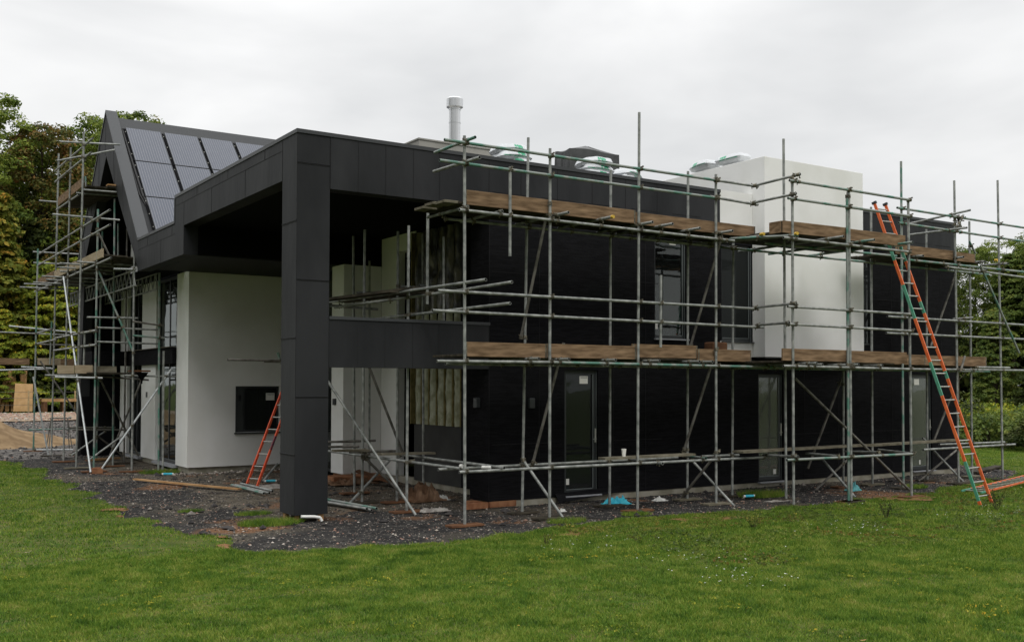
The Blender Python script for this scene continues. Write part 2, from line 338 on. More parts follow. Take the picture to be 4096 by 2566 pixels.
for D,l in ((D1,'glazed door nearest the pillar with a white window label'),(D2,'middle glazed door reflecting the lawn'),(D3,'far glazed door near the tall ladder')):
    o=window('glazed_door','y',.0,D[0],D[1],D[2],D[3],.075,'glassdark' if D is D1 else 'glasspainted',True,1,H,l,depth=.06)
    s_=MB(); s_.box(D[0]-.02,D[1]+.04,-.07,.055,D[2]-.045,D[2]-.02); s_.build('sill','sill',o)
    h=MB(); h.beam((D[1]-.105,.02,1.12),(D[1]-.02,.02,1.125),.014,.014); h.box(D[1]-.055,D[1]-.02,.03,.052,1.06,1.32); h.build('handle','alu',o)
    interior(D[0]-.3,D[1]+.5,.165,2.2 if D is D1 else .75,.1,2.45,'black' if D is D1 else 'render')  # farther doors: pale shallow lining stands in for light from an opposite window
for U in (U1,U2):
    o=window('upper_window','y',.0,U[0],U[1],U[2],U[3],.06,'glass' if U is U1 else 'glassblack',True,1)
    s_=MB(); s_.box(U[0]-.02,U[1]+(.03 if U is U1 else -.005),-.05,.055,U[2]-.03,U[2]-.005); s_.build('sill','sill' if U is U1 else 'frame',o)
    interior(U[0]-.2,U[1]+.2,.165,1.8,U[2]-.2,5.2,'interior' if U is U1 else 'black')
b=MB()
for i in range(14): b.tube((7.78+.03*i,.45+.03*(i%2),3.1),(7.78+.03*i,.45+.03*(i%2),4.75),.022,8)
b.build('curtain','render_grey',H)
o=window('upper_window','y',.0,*U3,.04,'glassdark',False); interior(13.5,14.1,.165,1,3,5)
# stickers
def sticker(x0,x1,y,z0,z1,text=None,parent=H):
    b=MB(); b.box(x0,x1,y-.003,y,z0,z1); o=b.build('window_label','cup',parent)
    if text:
        c=bpy.data.curves.new('lettering','FONT'); c.body=text; c.size=(x1-x0)*.27; c.align_x='CENTER'; c.extrude=.0005
        t=bpy.data.objects.new('lettering_tmp',c); COL.objects.link(t); bpy.context.view_layer.update()
        me=bpy.data.meshes.new_from_object(t.evaluated_get(bpy.context.evaluated_depsgraph_get())); bpy.data.objects.remove(t)
        me.materials.clear(); me.materials.append(M['ladgreen'] if False else M['frame'])
        n=bpy.data.objects.new('lettering',me); COL.objects.link(n); n.parent=o; n.rotation_euler=(R(90),0,0); n.location=(0,-.004,(z1-z0)*.22)
sticker(5.56,5.75,.073,2.15,2.29,'rationel'); sticker(5.25,5.32,.073,.30,.41); sticker(10.70,10.78,.073,.25,.35); sticker(15.53,15.72,.073,2.14,2.28); sticker(15.70,15.75,.073,.25,.35); sticker(7.41,7.47,.073,3.22,3.36); sticker(7.78,7.95,.073,4.90,4.97)
# white tower bay
b=MB(); b.box(10.03,13.17,-.34,2.85,2.71,6.865); tag(bevel(b.build('white_tower','render',H),.008,2),'white rendered projecting bay rising above the flat roof')
b=MB(); b.box(10.06,13.14,-.31,-.003,2.685,2.71); b.build('tower_soffit_trim','trim',H)
# wall lights
for p in ((4.41,-.045,1.80),):
    b=MB(); b.box(p[0]-.06,p[0]+.06,-.07,-.0,p[2]-.09,p[2]+.09); bevel(b.build('wall_light','frame',H),.01)
b=MB(); b.box(3.45,3.53,.27,.39,1.72,1.90); bevel(b.build('wall_light','frame',H),.01)
# terrace pier and inner glazing
b=MB(); b.box(3.47,4.40,6.0,6.65,.13,4.80); bevel(b.build('white_pier','render',H),.006)
b=MB(); b.box(3.52,4.40,6.05,6.62,-.05,.13); b.build('pier_base','brick',H)
o=window('terrace_glazing','x',3.47,6.65,9.6,.13,4.8,.07,'glassdark',False,3); b=MB(); b.box(3.62,3.7,6.65,9.6,.05,4.8); b.build('glazing_backing','black',H)
b=MB(); b.box(3.435,3.468,6.37,6.51,1.66,1.80); b.build('wall_switch','frame',H)
# window wall of the gabled wing
wallgrid('y',9.6,.35,1.07,3.47,.13,4.83,[(2.23,3.36,.94,2.07)],['render'],'white_window_wall')
o=window('wide_window','y',9.62,2.23,3.36,.94,2.07,.05,'glassdark',False); s_=MB(); s_.box(2.20,3.38,9.54,9.68,.90,.935); s_.build('sill','frame',o)
b=MB(); b.box(2.15,3.4,9.96,10.0,.7,2.3); b.build('window_backing','black',H)
sticker(3.03,3.25,9.690,1.72,1.9,'rationel')
b=MB(); b.box(1.12,3.47,9.66,9.95,-.1,.13); b.box(1.12,1.4,9.95,10.55,-.1,.13); b.build('plinth','concrete',H)
# left walls under the gable
XW=1.07
for y0,y1,z1 in ((9.952,10.61,4.83),(12.58,14.06,4.83),(15.75,16.59,4.83)):
    b=MB(); b.box(XW,XW+.35,y0,y1,.13,z1); b.build('white_pier','render',H)
for y0,y1 in ((10.61,12.58),(14.06,15.75)):
    o=window('tall_glazing','x',XW+.03,y0,y1,.13,4.83,.07,'glassdark',True,2)
    s_=MB(); s_.box(XW-.08,XW+.1,y0,y1,.06,.12); s_.build('sill','sill',o)
b=MB(); b.prism([(9.97,-.05),(16.78,-.05),(16.78,6.0),(13.8,8.95),(10.2,5.4),(9.97,5.2)],'x',XW+.16,XW+.2); b.build('wing_core','black',H)
b=MB(); b.box(XW-.01,XW+.0,13.40,13.54,1.76,1.90); b.build('wall_switch','frame',H)
b=MB(); b.box(XW+.06,XW+.34,12.6,16.55,-.1,.13); b.build('plinth','concrete',H)
b=MB(); b.box(.97,1.05,10.6,15.3,2.62,3.03); b.box(.06,.97,15.22,15.3,2.62,3.03); b.box(.02,.10,15.3,17.2,2.62,3.03); b.build('floor_edge_box','membrane',H)
b=MB(); b.box(.9,1.06,10.7,15.2,3.03,3.045); b.build('floor_edge_cap','wood_grey',H)
b=MB(); b.box(.05,1.3,16.8,17.3,0,5.9); b.build('black_end_wall','black',H)
b=MB(); b.box(1.03,1.065,14.1,15.3,4.84,6.1); b.build('white_panel','render',H)
b=MB(); b.box(.28,1.06,9.97,16.8,4.86,4.92); b.build('wing_soffit','black',H)
# gable frame + roof
ap=(13.8,9.44)
b=MB(); b.prism([(10.12,5.59),ap,(17.28,5.76),(17.32,0.0),(17.02,0.0),(16.3,5.70),(13.72,8.21),(10.55,5.30),(10.12,4.86)],'x',0,.26)
for (p,q) in (((13.8,9.40),(13.8,8.25)),((14.6,8.55),(14.6,7.4)),((12.9,8.45),(12.7,7.3)),((15.6,7.5),(15.45,6.6)),((11.8,7.3),(11.65,6.4)),((16.6,6.4),(16.3,5.8))):
    b.beam((-.002,p[0],p[1]),(-.002,q[0],q[1]),.008,.006,1)
b.build('gable_frame',['zinc','seam'],H)
b=MB(); b.prism([(10.10,5.60),(13.8,9.47),(17.32,5.78),(17.32,5.72),(13.8,9.41),(10.10,5.54)],'x',-.02,.27); b.build('gable_capping','trim',H)
ta=math.tan(R(44)); rz=lambda y:9.24-ta*(13.8-y)-.10
b=MB(); b.prism([(9.9,rz(9.9)),(13.8,rz(13.8)),(17.3,rz(13.8)-ta*3.5),(17.3,rz(13.8)-ta*3.5-.2),(13.8,rz(13.8)-.2),(9.9,rz(9.9)-.2)],'x',.27,10.5)
for k in range(18):
    x=.75+k*.56; b.prism([(13.0,rz(13.0)),(13.66,rz(13.66)),(13.66,rz(13.66)+.03),(13.0,rz(13.0)+.03)],'x',x,x+.012,0)
b.build('pitched_roof',['zinc'],H)
b=MB(); b.prism([(13.62,rz(13.62)+.02),(13.8,9.30),(13.98,rz(13.62)+.02),(13.98,rz(13.62)-.06),(13.8,9.12),(13.62,rz(13.62)-.06)],'x',.27,10.5); b.build('ridge_cap','trim',H)
b=MB(); b.path([(.36,13.5,rz(13.5)+.05),(.38,12.2,rz(12.2)+.05),(.40,11.35,rz(11.35)+.05),(.48,11.0,rz(11.0)+.06),(.47,10.0,rz(10)+.05)],.03); b.path([(.31,13.5,rz(13.5)+.03),(.33,11.4,rz(11.4)+.03),(.42,11.05,rz(11.05)+.03),(.42,10,rz(10)+.03)],.02); b.build('roof_conduit','cable',H)
L44=1/math.cos(R(44))
sp=None
for ci,(x0,x1) in enumerate(((.45,1.38),(1.47,2.38),(2.46,3.36),(3.45,4.36),(4.44,5.35),(5.43,6.34))):
    for ri,(ya,yb) in enumerate(((12.44,13.57),(11.29,12.42),(10.14,11.27))):
        if sp is None:
            sp=MB(); w=.465; l=1.13*L44/2; sp.box(-w,w,-l,l,-.035,-.001,1); sp.add([(-w+.012,-l+.012,.0),(w-.012,-l+.012,.0),(w-.012,l-.012,.0),(-w+.012,l-.012,.0)],[(0,1,2,3)],0)
            sp.box(-w,-w+.012,-l,l,-.001,.004,1); sp.box(w-.012,w,-l,l,-.001,.004,1)
            o=sp.build('solar_panel',['solar','frame'],H,origin=(0,0,0)); base=o
        else: o=base.copy(); COL.objects.link(o)
        yc=(ya+yb)/2; o.parent=H; o.location=Vector(((x0+x1)/2,yc,9.24-ta*(13.8-yc)+.0))-wloc(H); o.rotation_euler=(R(44),0,0); o.scale=((x1-x0)/.93,1,1)
b=MB()
for x in (.42,1.425,2.42,3.405,4.40):
    b.prism([(10.1,rz(10.1)+.03),(13.57,rz(13.57)+.03),(13.57,rz(13.57)+.06),(10.1,rz(10.1)+.06)],'x',x-.022,x+.022,0)
    for k in range(9): y=10.4+k*.38; b.box(x-.010,x+.010,y-.012,y+.012,rz(y)+.06,rz(y)+.085,1)
for y in (12.43,11.28): b.prism([(y-.01,rz(y)+.05),(y+.01,rz(y)+.07),(y+.01,rz(y)+.11),(y-.01,rz(y)+.10)],'x',.40,6.3,0)
b.build('panel_rail',['black','alu'],H)
# chimney block + flue on the flat roof
b=MB(); b.box(3.9,5.82,3.3,4.3,5.95,7.12); b.build('chimney_block','render_grey',H)
b=MB(); b.box(3.88,5.84,3.28,4.32,7.12,7.15); b.build('chimney_capping','render_grey',H)
FX=4.855; b=MB(); b.tube((FX,3.5,7.15),(FX,3.5,8.0),.12,24); b.tube((FX,3.5,7.62),(FX,3.5,7.64),.127,24); b.tube((FX,3.5,7.90),(FX,3.5,7.93),.127,24)
b.tube((FX,3.5,7.93),(FX,3.5,7.96),.13,24,0,None,.175); b.tube((FX,3.5,7.96),(FX,3.5,8.13),.175,24); b.tube((FX,3.5,8.13),(FX,3.5,8.16),.175,24,0,None,.15); b.build('flue','steel',H)
# back + inner blocking walls so the house is closed
b=MB(); b.box(17.02,17.119,.17,9.3,Z0,5.5); b.box(3.9,17.0,9.3,9.4,0,5.95); b.box(3.7,10.5,9.97,10.05,0,5.5); b.box(10.4,10.5,10.05,17.3,0,9); b.box(.3,10.5,17.0,17.1,0,5.6); b.build('rear_wall','membrane',H)
b=MB(); b.box(4.62,17.0,2.4,2.45,.1,5.4); b.box(4.62,17.0,.17,2.4,2.5,2.72); b.build('inner_wall','interior',H)
# pillar base: timber blocks and white drain pipe
b=MB(); b.box(.04,.10,.05,.11,-.01,Z0); b.box(.42,.50,.04,.10,-.01,Z0); b.box(.03,.09,.45,.56,-.01,Z0); b.box(.40,.50,.48,.58,-.01,Z0); b.build('timber_block','wood_new',H)
b=MB(); b.box(.12,.46,.14,.44,.0,.095); b.build('pillar_packing','wood_dark',H)
b=MB(); b.path([(.10,-.02,.085),(.30,-.05,.075),(.40,-.06,.055),(.425,-.07,.0)],.024,12); b.build('drain_pipe','white',H)
b=MB(); b.box(3.05,3.5,-.05,.02,.0,.10); b.box(3.55,4.1,-.02,.06,.0,.10); b.box(3.3,3.48,.1,.4,0,.1); b.build('brick_pad','brick',H)
b=MB(); b.box(3.56,3.62,.05,.3,0,.1); b.build('timber_block','wood_new',H)
FRONT=[
('standard',2.02,-1.75,0.00,1.99,-1.75,5.92,'g'),
('standard',3.59,-1.75,0.00,3.59,-1.75,5.93,'g'),
('standard',5.41,-1.75,0.00,5.46,-1.75,6.79,'g'),
('standard',7.24,-1.75,0.00,7.26,-1.75,5.93,'g'),
('standard',2.79,-1.80,4.13,2.79,-1.80,5.53,'g'),
('standard',5.89,-1.80,2.78,5.90,-1.80,4.02,'g'),
('standard',3.60,-0.95,0.00,3.71,-0.95,6.28,'g'),
('standard',5.45,-0.95,0.00,5.48,-0.95,5.94,'g'),
('standard',7.29,-0.95,0.00,7.33,-0.95,6.13,'g'),
('standard',8.45,-0.95,0.00,8.50,-0.95,4.87,'g'),
('standard',11.68,-0.95,0.00,11.71,-0.95,2.45,'g'),
('standard',12.63,-0.95,0.00,12.65,-0.95,5.97,'g'),
('standard',14.54,-0.95,0.00,14.58,-0.95,5.65,'g'),
('standard',16.24,-0.95,0.00,16.23,-0.95,5.98,'g'),
('standard',8.83,-1.95,0.00,8.81,-1.95,6.74,'g'),
('standard',8.24,-2.65,0.00,8.25,-2.65,5.82,'g'),
('standard',9.61,-2.80,0.00,9.60,-2.80,5.77,'g'),
('standard',9.56,-2.78,0.00,9.57,-2.78,5.61,'n'),
('standard',11.24,-2.90,0.00,11.21,-2.90,5.72,'g'),
('standard',12.58,-1.75,0.00,12.59,-1.75,6.81,'n'),
('standard',14.49,-1.75,0.00,14.44,-1.75,6.61,'g'),
('standard',16.16,-1.75,0.00,16.09,-1.75,6.80,'g'),
('guard_rail',1.61,-1.80,5.80,7.19,-1.80,5.81,'n'),
('guard_rail',7.06,-1.80,5.81,8.29,-1.80,5.81,'g'),
('guard_rail',1.53,-1.80,5.48,7.19,-1.80,5.49,'n'),
('guard_rail',7.06,-1.80,5.50,8.28,-1.80,5.47,'g'),
('ledger',1.88,-1.80,4.77,7.66,-1.80,4.75,'g'),
('guard_rail',1.51,-1.80,3.53,8.29,-1.80,3.54,'g'),
('guard_rail',1.42,-1.80,3.23,8.41,-1.80,3.20,'g'),
('ledger',1.50,-1.80,2.48,3.58,-1.80,2.49,'g'),
('ledger',3.58,-1.80,2.49,9.77,-1.80,2.46,'n'),
('ledger',1.89,-1.80,0.82,8.41,-1.80,0.80,'g'),
('ledger',2.03,-0.90,0.79,7.10,-0.90,0.79,'g'),
('ledger',7.70,-0.90,0.79,8.68,-0.90,0.78,'g'),
('ledger',2.10,-1.00,4.76,8.40,-1.00,4.76,'g'),
('ledger',7.90,-1.00,4.76,16.90,-1.00,4.76,'n'),
('ledger',2.10,-1.00,2.46,8.40,-1.00,2.46,'g'),
('ledger',7.90,-1.00,2.46,16.90,-1.00,2.46,'n'),
('guard_rail',2.00,-2.05,5.84,2.00,-0.80,5.84,'n'),
('guard_rail',2.00,-2.18,5.51,2.00,-0.77,5.54,'g'),
('transom',2.00,-1.84,4.82,2.00,-0.58,4.83,'g'),
('transom',3.70,-2.10,4.86,3.70,-0.60,4.86,'g'),
('transom',4.59,-2.10,4.87,4.59,-0.60,4.87,'g'),
('transom',5.45,-2.10,4.86,5.45,-0.60,4.86,'g'),
('transom',5.90,-2.10,4.87,5.90,-0.60,4.87,'g'),
('transom',6.53,-2.10,4.85,6.53,-0.60,4.85,'g'),
('transom',7.32,-2.10,4.87,7.32,-0.60,4.87,'g'),
('transom',8.04,-2.10,4.84,8.04,-0.60,4.84,'g'),
('transom',2.61,-1.85,4.81,2.61,-0.60,4.81,'g'),
('transom',3.17,-2.05,2.54,3.17,-0.60,2.54,'g'),
('transom',3.75,-2.05,2.54,3.75,-0.60,2.54,'g'),
('transom',4.70,-2.05,2.54,4.70,-0.60,2.54,'g'),
('transom',5.64,-2.05,2.54,5.64,-0.60,2.54,'g'),
('transom',6.56,-2.05,2.54,6.56,-0.60,2.54,'g'),
('transom',6.87,-2.05,2.54,6.87,-0.60,2.54,'g'),
('transom',5.80,-1.95,0.80,5.92,-0.95,0.81,'g'),
('transom',6.80,-1.95,0.85,7.24,-0.95,0.82,'n'),
('guard_rail',8.12,-2.70,5.76,11.19,-2.95,5.68,'n'),
('guard_rail',8.08,-2.70,5.44,11.23,-2.95,5.37,'n'),
('ledger',7.96,-2.70,4.73,11.16,-2.95,4.68,'g'),
('guard_rail',8.06,-2.70,3.52,11.20,-2.95,3.49,'g'),
('guard_rail',8.06,-2.70,3.21,11.23,-2.95,3.17,'g'),
('ledger',7.94,-2.70,2.47,11.17,-2.95,2.44,'g'),
('ledger',8.02,-2.70,0.82,11.26,-2.95,0.83,'n'),
('ledger',8.49,-1.75,4.78,12.41,-1.75,4.81,'n'),
('guard_rail',8.35,-2.75,5.89,8.16,-1.85,5.81,'g'),
('guard_rail',8.24,-2.75,5.53,8.13,-1.85,5.49,'g'),
('guard_rail',8.23,-2.75,3.58,8.18,-1.85,3.56,'g'),
('guard_rail',8.04,-2.75,3.23,8.23,-1.85,3.24,'g'),
('transom',8.17,-2.85,4.77,7.75,-1.60,4.82,'n'),
('transom',8.49,-2.10,4.85,7.60,-0.60,4.82,'g'),
('transom',9.01,-3.15,4.78,9.01,-0.60,4.78,'g'),
('transom',9.86,-3.15,4.79,9.86,-0.60,4.79,'n'),
('transom',10.98,-3.15,4.83,10.98,-0.60,4.83,'n'),
('transom',8.52,-2.95,2.52,8.52,-0.60,2.52,'g'),
('transom',8.67,-2.95,2.50,8.67,-0.60,2.50,'g'),
('transom',9.30,-2.95,2.50,9.30,-0.60,2.50,'g'),
('transom',9.65,-2.95,2.51,9.65,-0.60,2.51,'g'),
('transom',10.33,-2.95,2.50,10.33,-0.60,2.50,'g'),
('transom',8.19,-2.80,0.88,8.52,-1.70,0.83,'g'),
('transom',9.26,-2.80,0.85,9.68,-1.70,0.82,'g'),
('transom',10.40,-2.80,0.88,10.81,-1.70,0.82,'g'),
('transom',11.43,-2.80,0.82,11.85,-1.70,0.82,'g'),
('guard_rail',12.38,-1.80,5.81,17.32,-1.80,5.79,'n'),
('guard_rail',12.43,-1.80,5.50,17.31,-1.80,5.47,'n'),
('ledger',12.74,-1.80,4.75,17.30,-1.80,4.76,'n'),
('ledger',13.93,-1.90,4.67,17.12,-1.90,4.61,'g'),
('guard_rail',12.04,-1.80,3.54,17.27,-1.80,3.53,'g'),
('guard_rail',11.99,-1.80,3.20,17.26,-1.80,3.20,'g'),
('ledger',12.71,-1.80,2.47,17.25,-1.80,2.48,'g'),
('ledger',13.19,-1.80,0.78,16.58,-1.80,0.79,'g'),
('ledger',15.00,-0.95,0.79,17.57,-0.95,0.77,'g'),
('transom',14.33,-2.20,5.89,14.06,-0.90,5.74,'g'),
('transom',14.20,-2.20,5.50,14.06,-0.90,5.49,'g'),
('transom',14.78,-1.95,3.61,14.57,-1.60,3.59,'g'),
('transom',12.81,-2.10,4.81,13.66,-0.80,4.96,'g'),
('transom',14.21,-2.10,4.88,15.23,-0.80,5.01,'g'),
('transom',15.16,-2.00,4.86,16.21,-0.80,5.01,'g'),
('transom',16.05,-2.00,4.87,16.99,-0.80,5.01,'g'),
('transom',16.15,-1.95,2.53,14.97,-1.90,2.53,'g'),
('brace',14.52,-1.80,5.76,14.59,-1.80,5.59,'g'),
('brace',14.61,-1.85,5.86,14.39,-1.85,5.58,'g'),
('brace',3.61,-1.69,5.04,3.57,-0.95,2.92,'b'),
('brace',3.91,-1.69,2.81,3.82,-0.95,0.84,'b'),
('brace',3.56,-1.05,0.88,3.80,-1.85,-0.01,'g'),
('brace',7.46,-1.69,4.83,7.38,-0.95,2.85,'b'),
('brace',7.32,-1.69,2.77,7.20,-0.95,0.90,'b'),
('brace',7.34,-1.70,0.93,7.21,-0.80,-0.03,'b'),
('brace',7.38,-1.00,0.72,7.55,-2.00,-0.11,'g'),
('brace',8.98,-2.05,2.26,12.02,-2.30,0.04,'b'),
('brace',11.82,-0.85,2.35,10.71,-0.85,0.43,'b'),
('brace',10.63,-1.30,0.64,10.36,-2.30,-0.01,'g'),
('brace',11.82,-0.95,0.57,10.75,-0.95,-0.05,'b'),
('brace',15.66,-0.95,4.67,14.71,-0.95,3.01,'b'),
('brace',15.53,-0.95,2.00,14.78,-0.95,0.86,'b'),
('brace',14.64,-1.05,0.67,15.01,-1.60,-0.07,'g'),
('brace',15.68,-0.95,0.66,14.23,-0.95,0.00,'b'),
('brace',15.07,-1.95,4.77,16.54,-1.95,2.87,'n'),
('brace',16.15,-1.00,5.49,16.38,-1.00,5.23,'n'),
('brace',14.54,-1.90,2.77,14.37,-1.90,2.43,'b'),
('brace',14.16,-1.10,0.97,14.35,-1.10,0.86,'g'),
]
TERR=[
('standard',2.54,3.34,0.00,2.48,3.34,5.03,'g'),
('standard',1.97,1.77,0.00,1.99,1.77,4.92,'g'),
('standard',3.99,5.72,0.00,3.96,5.72,4.88,'g'),
('standard',2.55,1.54,0.00,2.54,1.54,4.91,'g'),
('standard',2.05,0.20,0.00,2.06,0.20,4.80,'g'),
('standard',3.55,2.39,0.00,3.51,2.39,5.04,'g'),
('standard',2.15,-0.30,3.45,2.15,-0.30,4.99,'g'),
('standard',3.14,0.90,3.28,3.13,0.90,4.78,'g'),
('ledger',2.04,-2.30,3.68,1.78,2.90,3.67,'g'),
('ledger',2.50,-2.30,3.67,2.32,-1.20,3.63,'g'),
('ledger',2.49,-0.90,3.66,1.43,1.80,3.49,'g'),
('ledger',2.47,-2.30,3.35,1.98,1.20,3.28,'g'),
('transom',2.59,1.60,3.91,3.52,1.60,3.93,'g'),
('transom',4.62,2.00,3.98,3.23,2.00,4.00,'w'),
('transom',2.13,2.40,3.84,2.84,2.40,3.85,'g'),
('transom',1.60,2.40,3.57,2.56,2.40,3.54,'g'),
('ledger',2.24,-1.50,0.82,1.96,3.30,0.85,'g'),
('ledger',2.63,-1.90,0.86,2.89,2.40,0.82,'g'),
('transom',1.83,3.00,1.04,2.82,3.00,1.04,'b'),
('transom',1.49,2.20,1.00,2.10,2.20,0.99,'b'),
('transom',1.73,1.80,0.92,2.66,1.80,0.91,'b'),
('brace',1.29,1.75,2.18,2.00,-0.22,0.00,'g'),
('brace',2.19,2.00,2.47,2.90,2.00,0.85,'b'),
('brace',2.74,2.20,0.72,1.69,1.70,0.02,'g'),
('brace',1.98,1.70,0.82,2.51,1.40,0.23,'b'),
('transom',0.54,5.00,2.61,1.68,5.00,2.61,'b'),
('transom',1.37,5.20,2.59,1.76,5.20,2.59,'b'),
('brace',1.58,5.00,2.77,1.66,5.00,2.53,'n'),
]
GAB=[
('standard',-0.77,19.85,0.00,-0.77,19.59,6.30,'n'),
('standard',-0.64,17.46,0.00,-0.64,16.99,8.81,'g'),
('standard',-0.76,14.85,0.00,-0.76,14.43,8.48,'g'),
('standard',-0.88,12.43,0.00,-0.88,12.07,8.41,'g'),
('standard',-0.72,11.14,0.00,-0.72,11.06,6.34,'n'),
('standard',0.13,17.48,0.00,0.13,17.23,4.46,'g'),
('standard',0.10,14.95,0.00,0.10,14.53,6.30,'n'),
('standard',0.03,12.59,0.00,0.03,12.78,6.92,'n'),
('standard',0.88,17.79,0.00,0.88,17.61,4.48,'b'),
('standard',0.05,10.66,0.00,0.05,10.67,5.92,'g'),
('standard',0.50,13.46,0.00,0.50,13.43,6.26,'b'),
('standard',0.63,10.47,0.00,0.63,10.59,4.84,'n'),
('standard',0.68,10.27,0.00,0.68,10.31,2.92,'g'),
('standard',0.30,13.54,5.37,0.30,13.58,6.40,'n'),
('standard',-0.83,16.75,2.67,-0.83,16.53,3.89,'n'),
('standard',-0.83,11.93,2.38,-0.83,11.85,3.41,'g'),
('standard',-0.60,13.23,7.18,-0.60,13.25,7.52,'n'),
('guard_rail',-1.38,12.35,8.15,0.05,12.35,8.26,'g'),
('brace',-1.45,12.30,7.65,-0.09,12.30,8.10,'g'),
('guard_rail',-0.84,11.14,8.07,-0.84,16.30,8.16,'g'),
('guard_rail',-0.84,11.34,7.76,-0.84,16.28,7.84,'g'),
('ledger',-0.72,13.47,7.06,-0.72,16.72,7.12,'g'),
('transom',-1.10,17.30,7.43,-0.45,17.30,7.44,'g'),
('guard_rail',-1.54,12.30,6.31,-0.60,12.30,6.31,'g'),
('guard_rail',-0.69,11.00,6.11,-0.23,11.00,6.11,'g'),
('guard_rail',-0.84,9.19,6.05,-0.84,18.85,6.06,'g'),
('guard_rail',-0.84,9.17,5.71,-0.84,18.95,5.73,'g'),
('guard_rail',-0.88,19.80,6.22,0.50,19.80,6.24,'g'),
('guard_rail',-0.86,19.80,5.88,0.51,19.80,5.90,'g'),
('ledger',-0.72,9.57,5.01,-0.72,20.35,5.02,'g'),
('transom',-1.31,12.60,5.14,0.40,12.60,5.14,'g'),
('transom',-1.19,13.60,5.14,0.40,13.60,5.14,'g'),
('transom',-0.96,14.60,5.14,0.40,14.60,5.14,'g'),
('transom',-1.39,14.70,4.99,0.40,14.70,4.99,'g'),
('transom',-1.15,15.60,4.99,0.40,15.60,4.99,'g'),
('transom',-1.44,15.80,4.91,0.40,15.80,4.91,'g'),
('transom',-1.48,17.20,4.98,0.40,17.20,4.98,'g'),
('transom',-1.51,17.80,4.93,0.40,17.80,4.93,'g'),
('transom',-1.16,11.20,5.05,0.40,11.20,5.05,'g'),
('transom',-0.42,10.70,4.88,0.10,10.70,4.90,'w'),
('brace',-0.88,14.53,4.99,-0.88,10.67,0.03,'w'),
('brace',-0.70,11.15,4.93,0.07,10.70,2.87,'n'),
('brace',-0.72,11.20,5.88,-0.35,11.20,5.11,'b'),
('brace',-1.14,17.60,2.32,-0.69,17.60,-0.02,'w'),
('brace',0.97,10.70,2.48,-0.69,10.70,0.01,'w'),
('brace',-1.02,17.20,2.77,0.26,17.20,0.85,'b'),
('brace',-0.29,12.60,2.21,0.67,12.60,0.24,'b'),
('brace',0.72,12.60,2.21,-0.18,12.60,-0.07,'b'),
('brace',0.33,15.00,0.79,-0.53,15.00,0.16,'g'),
('brace',0.19,12.00,0.86,-0.66,12.00,0.23,'g'),
('brace',0.13,15.00,0.68,0.81,15.00,0.11,'b'),
('guard_rail',-0.96,10.95,3.71,0.22,10.95,3.73,'g'),
('guard_rail',-0.74,10.95,3.47,0.73,10.95,3.46,'g'),
('guard_rail',-0.73,10.95,3.13,0.76,10.95,3.11,'g'),
('guard_rail',-0.01,10.50,3.62,0.72,10.50,3.54,'b'),
('guard_rail',-0.00,10.50,3.28,0.75,10.50,3.24,'n'),
('guard_rail',-1.51,19.90,3.89,0.42,19.90,3.74,'w'),
('guard_rail',-1.86,19.80,3.69,0.33,19.80,3.65,'g'),
('guard_rail',-0.73,19.80,3.34,0.40,19.80,3.33,'b'),
('guard_rail',-0.84,10.50,3.38,-0.84,15.88,3.39,'g'),
('guard_rail',-0.84,10.48,3.04,-0.84,16.08,3.05,'g'),
('guard_rail',-0.84,16.45,3.67,-0.84,18.94,3.66,'g'),
('guard_rail',-0.84,15.64,3.35,-0.84,18.91,3.33,'g'),
('ledger',-1.64,11.00,2.28,-0.58,11.00,2.26,'w'),
('ledger',-1.61,12.60,2.33,-0.41,12.60,2.32,'g'),
('ledger',-0.13,10.75,2.32,1.37,10.75,2.30,'g'),
('ledger',-1.85,19.90,2.52,-0.24,19.90,2.58,'w'),
('transom',-1.34,18.50,2.61,-0.51,18.50,2.58,'w'),
('transom',-1.11,18.50,0.73,0.19,18.50,0.74,'n'),
('transom',-0.62,15.00,0.92,0.60,15.00,0.90,'b'),
('transom',-0.61,14.50,0.88,0.75,14.50,0.85,'b'),
('transom',-0.73,19.80,0.05,0.38,19.80,0.02,'w'),
('transom',-0.33,12.60,2.31,0.90,12.60,2.22,'b'),
]
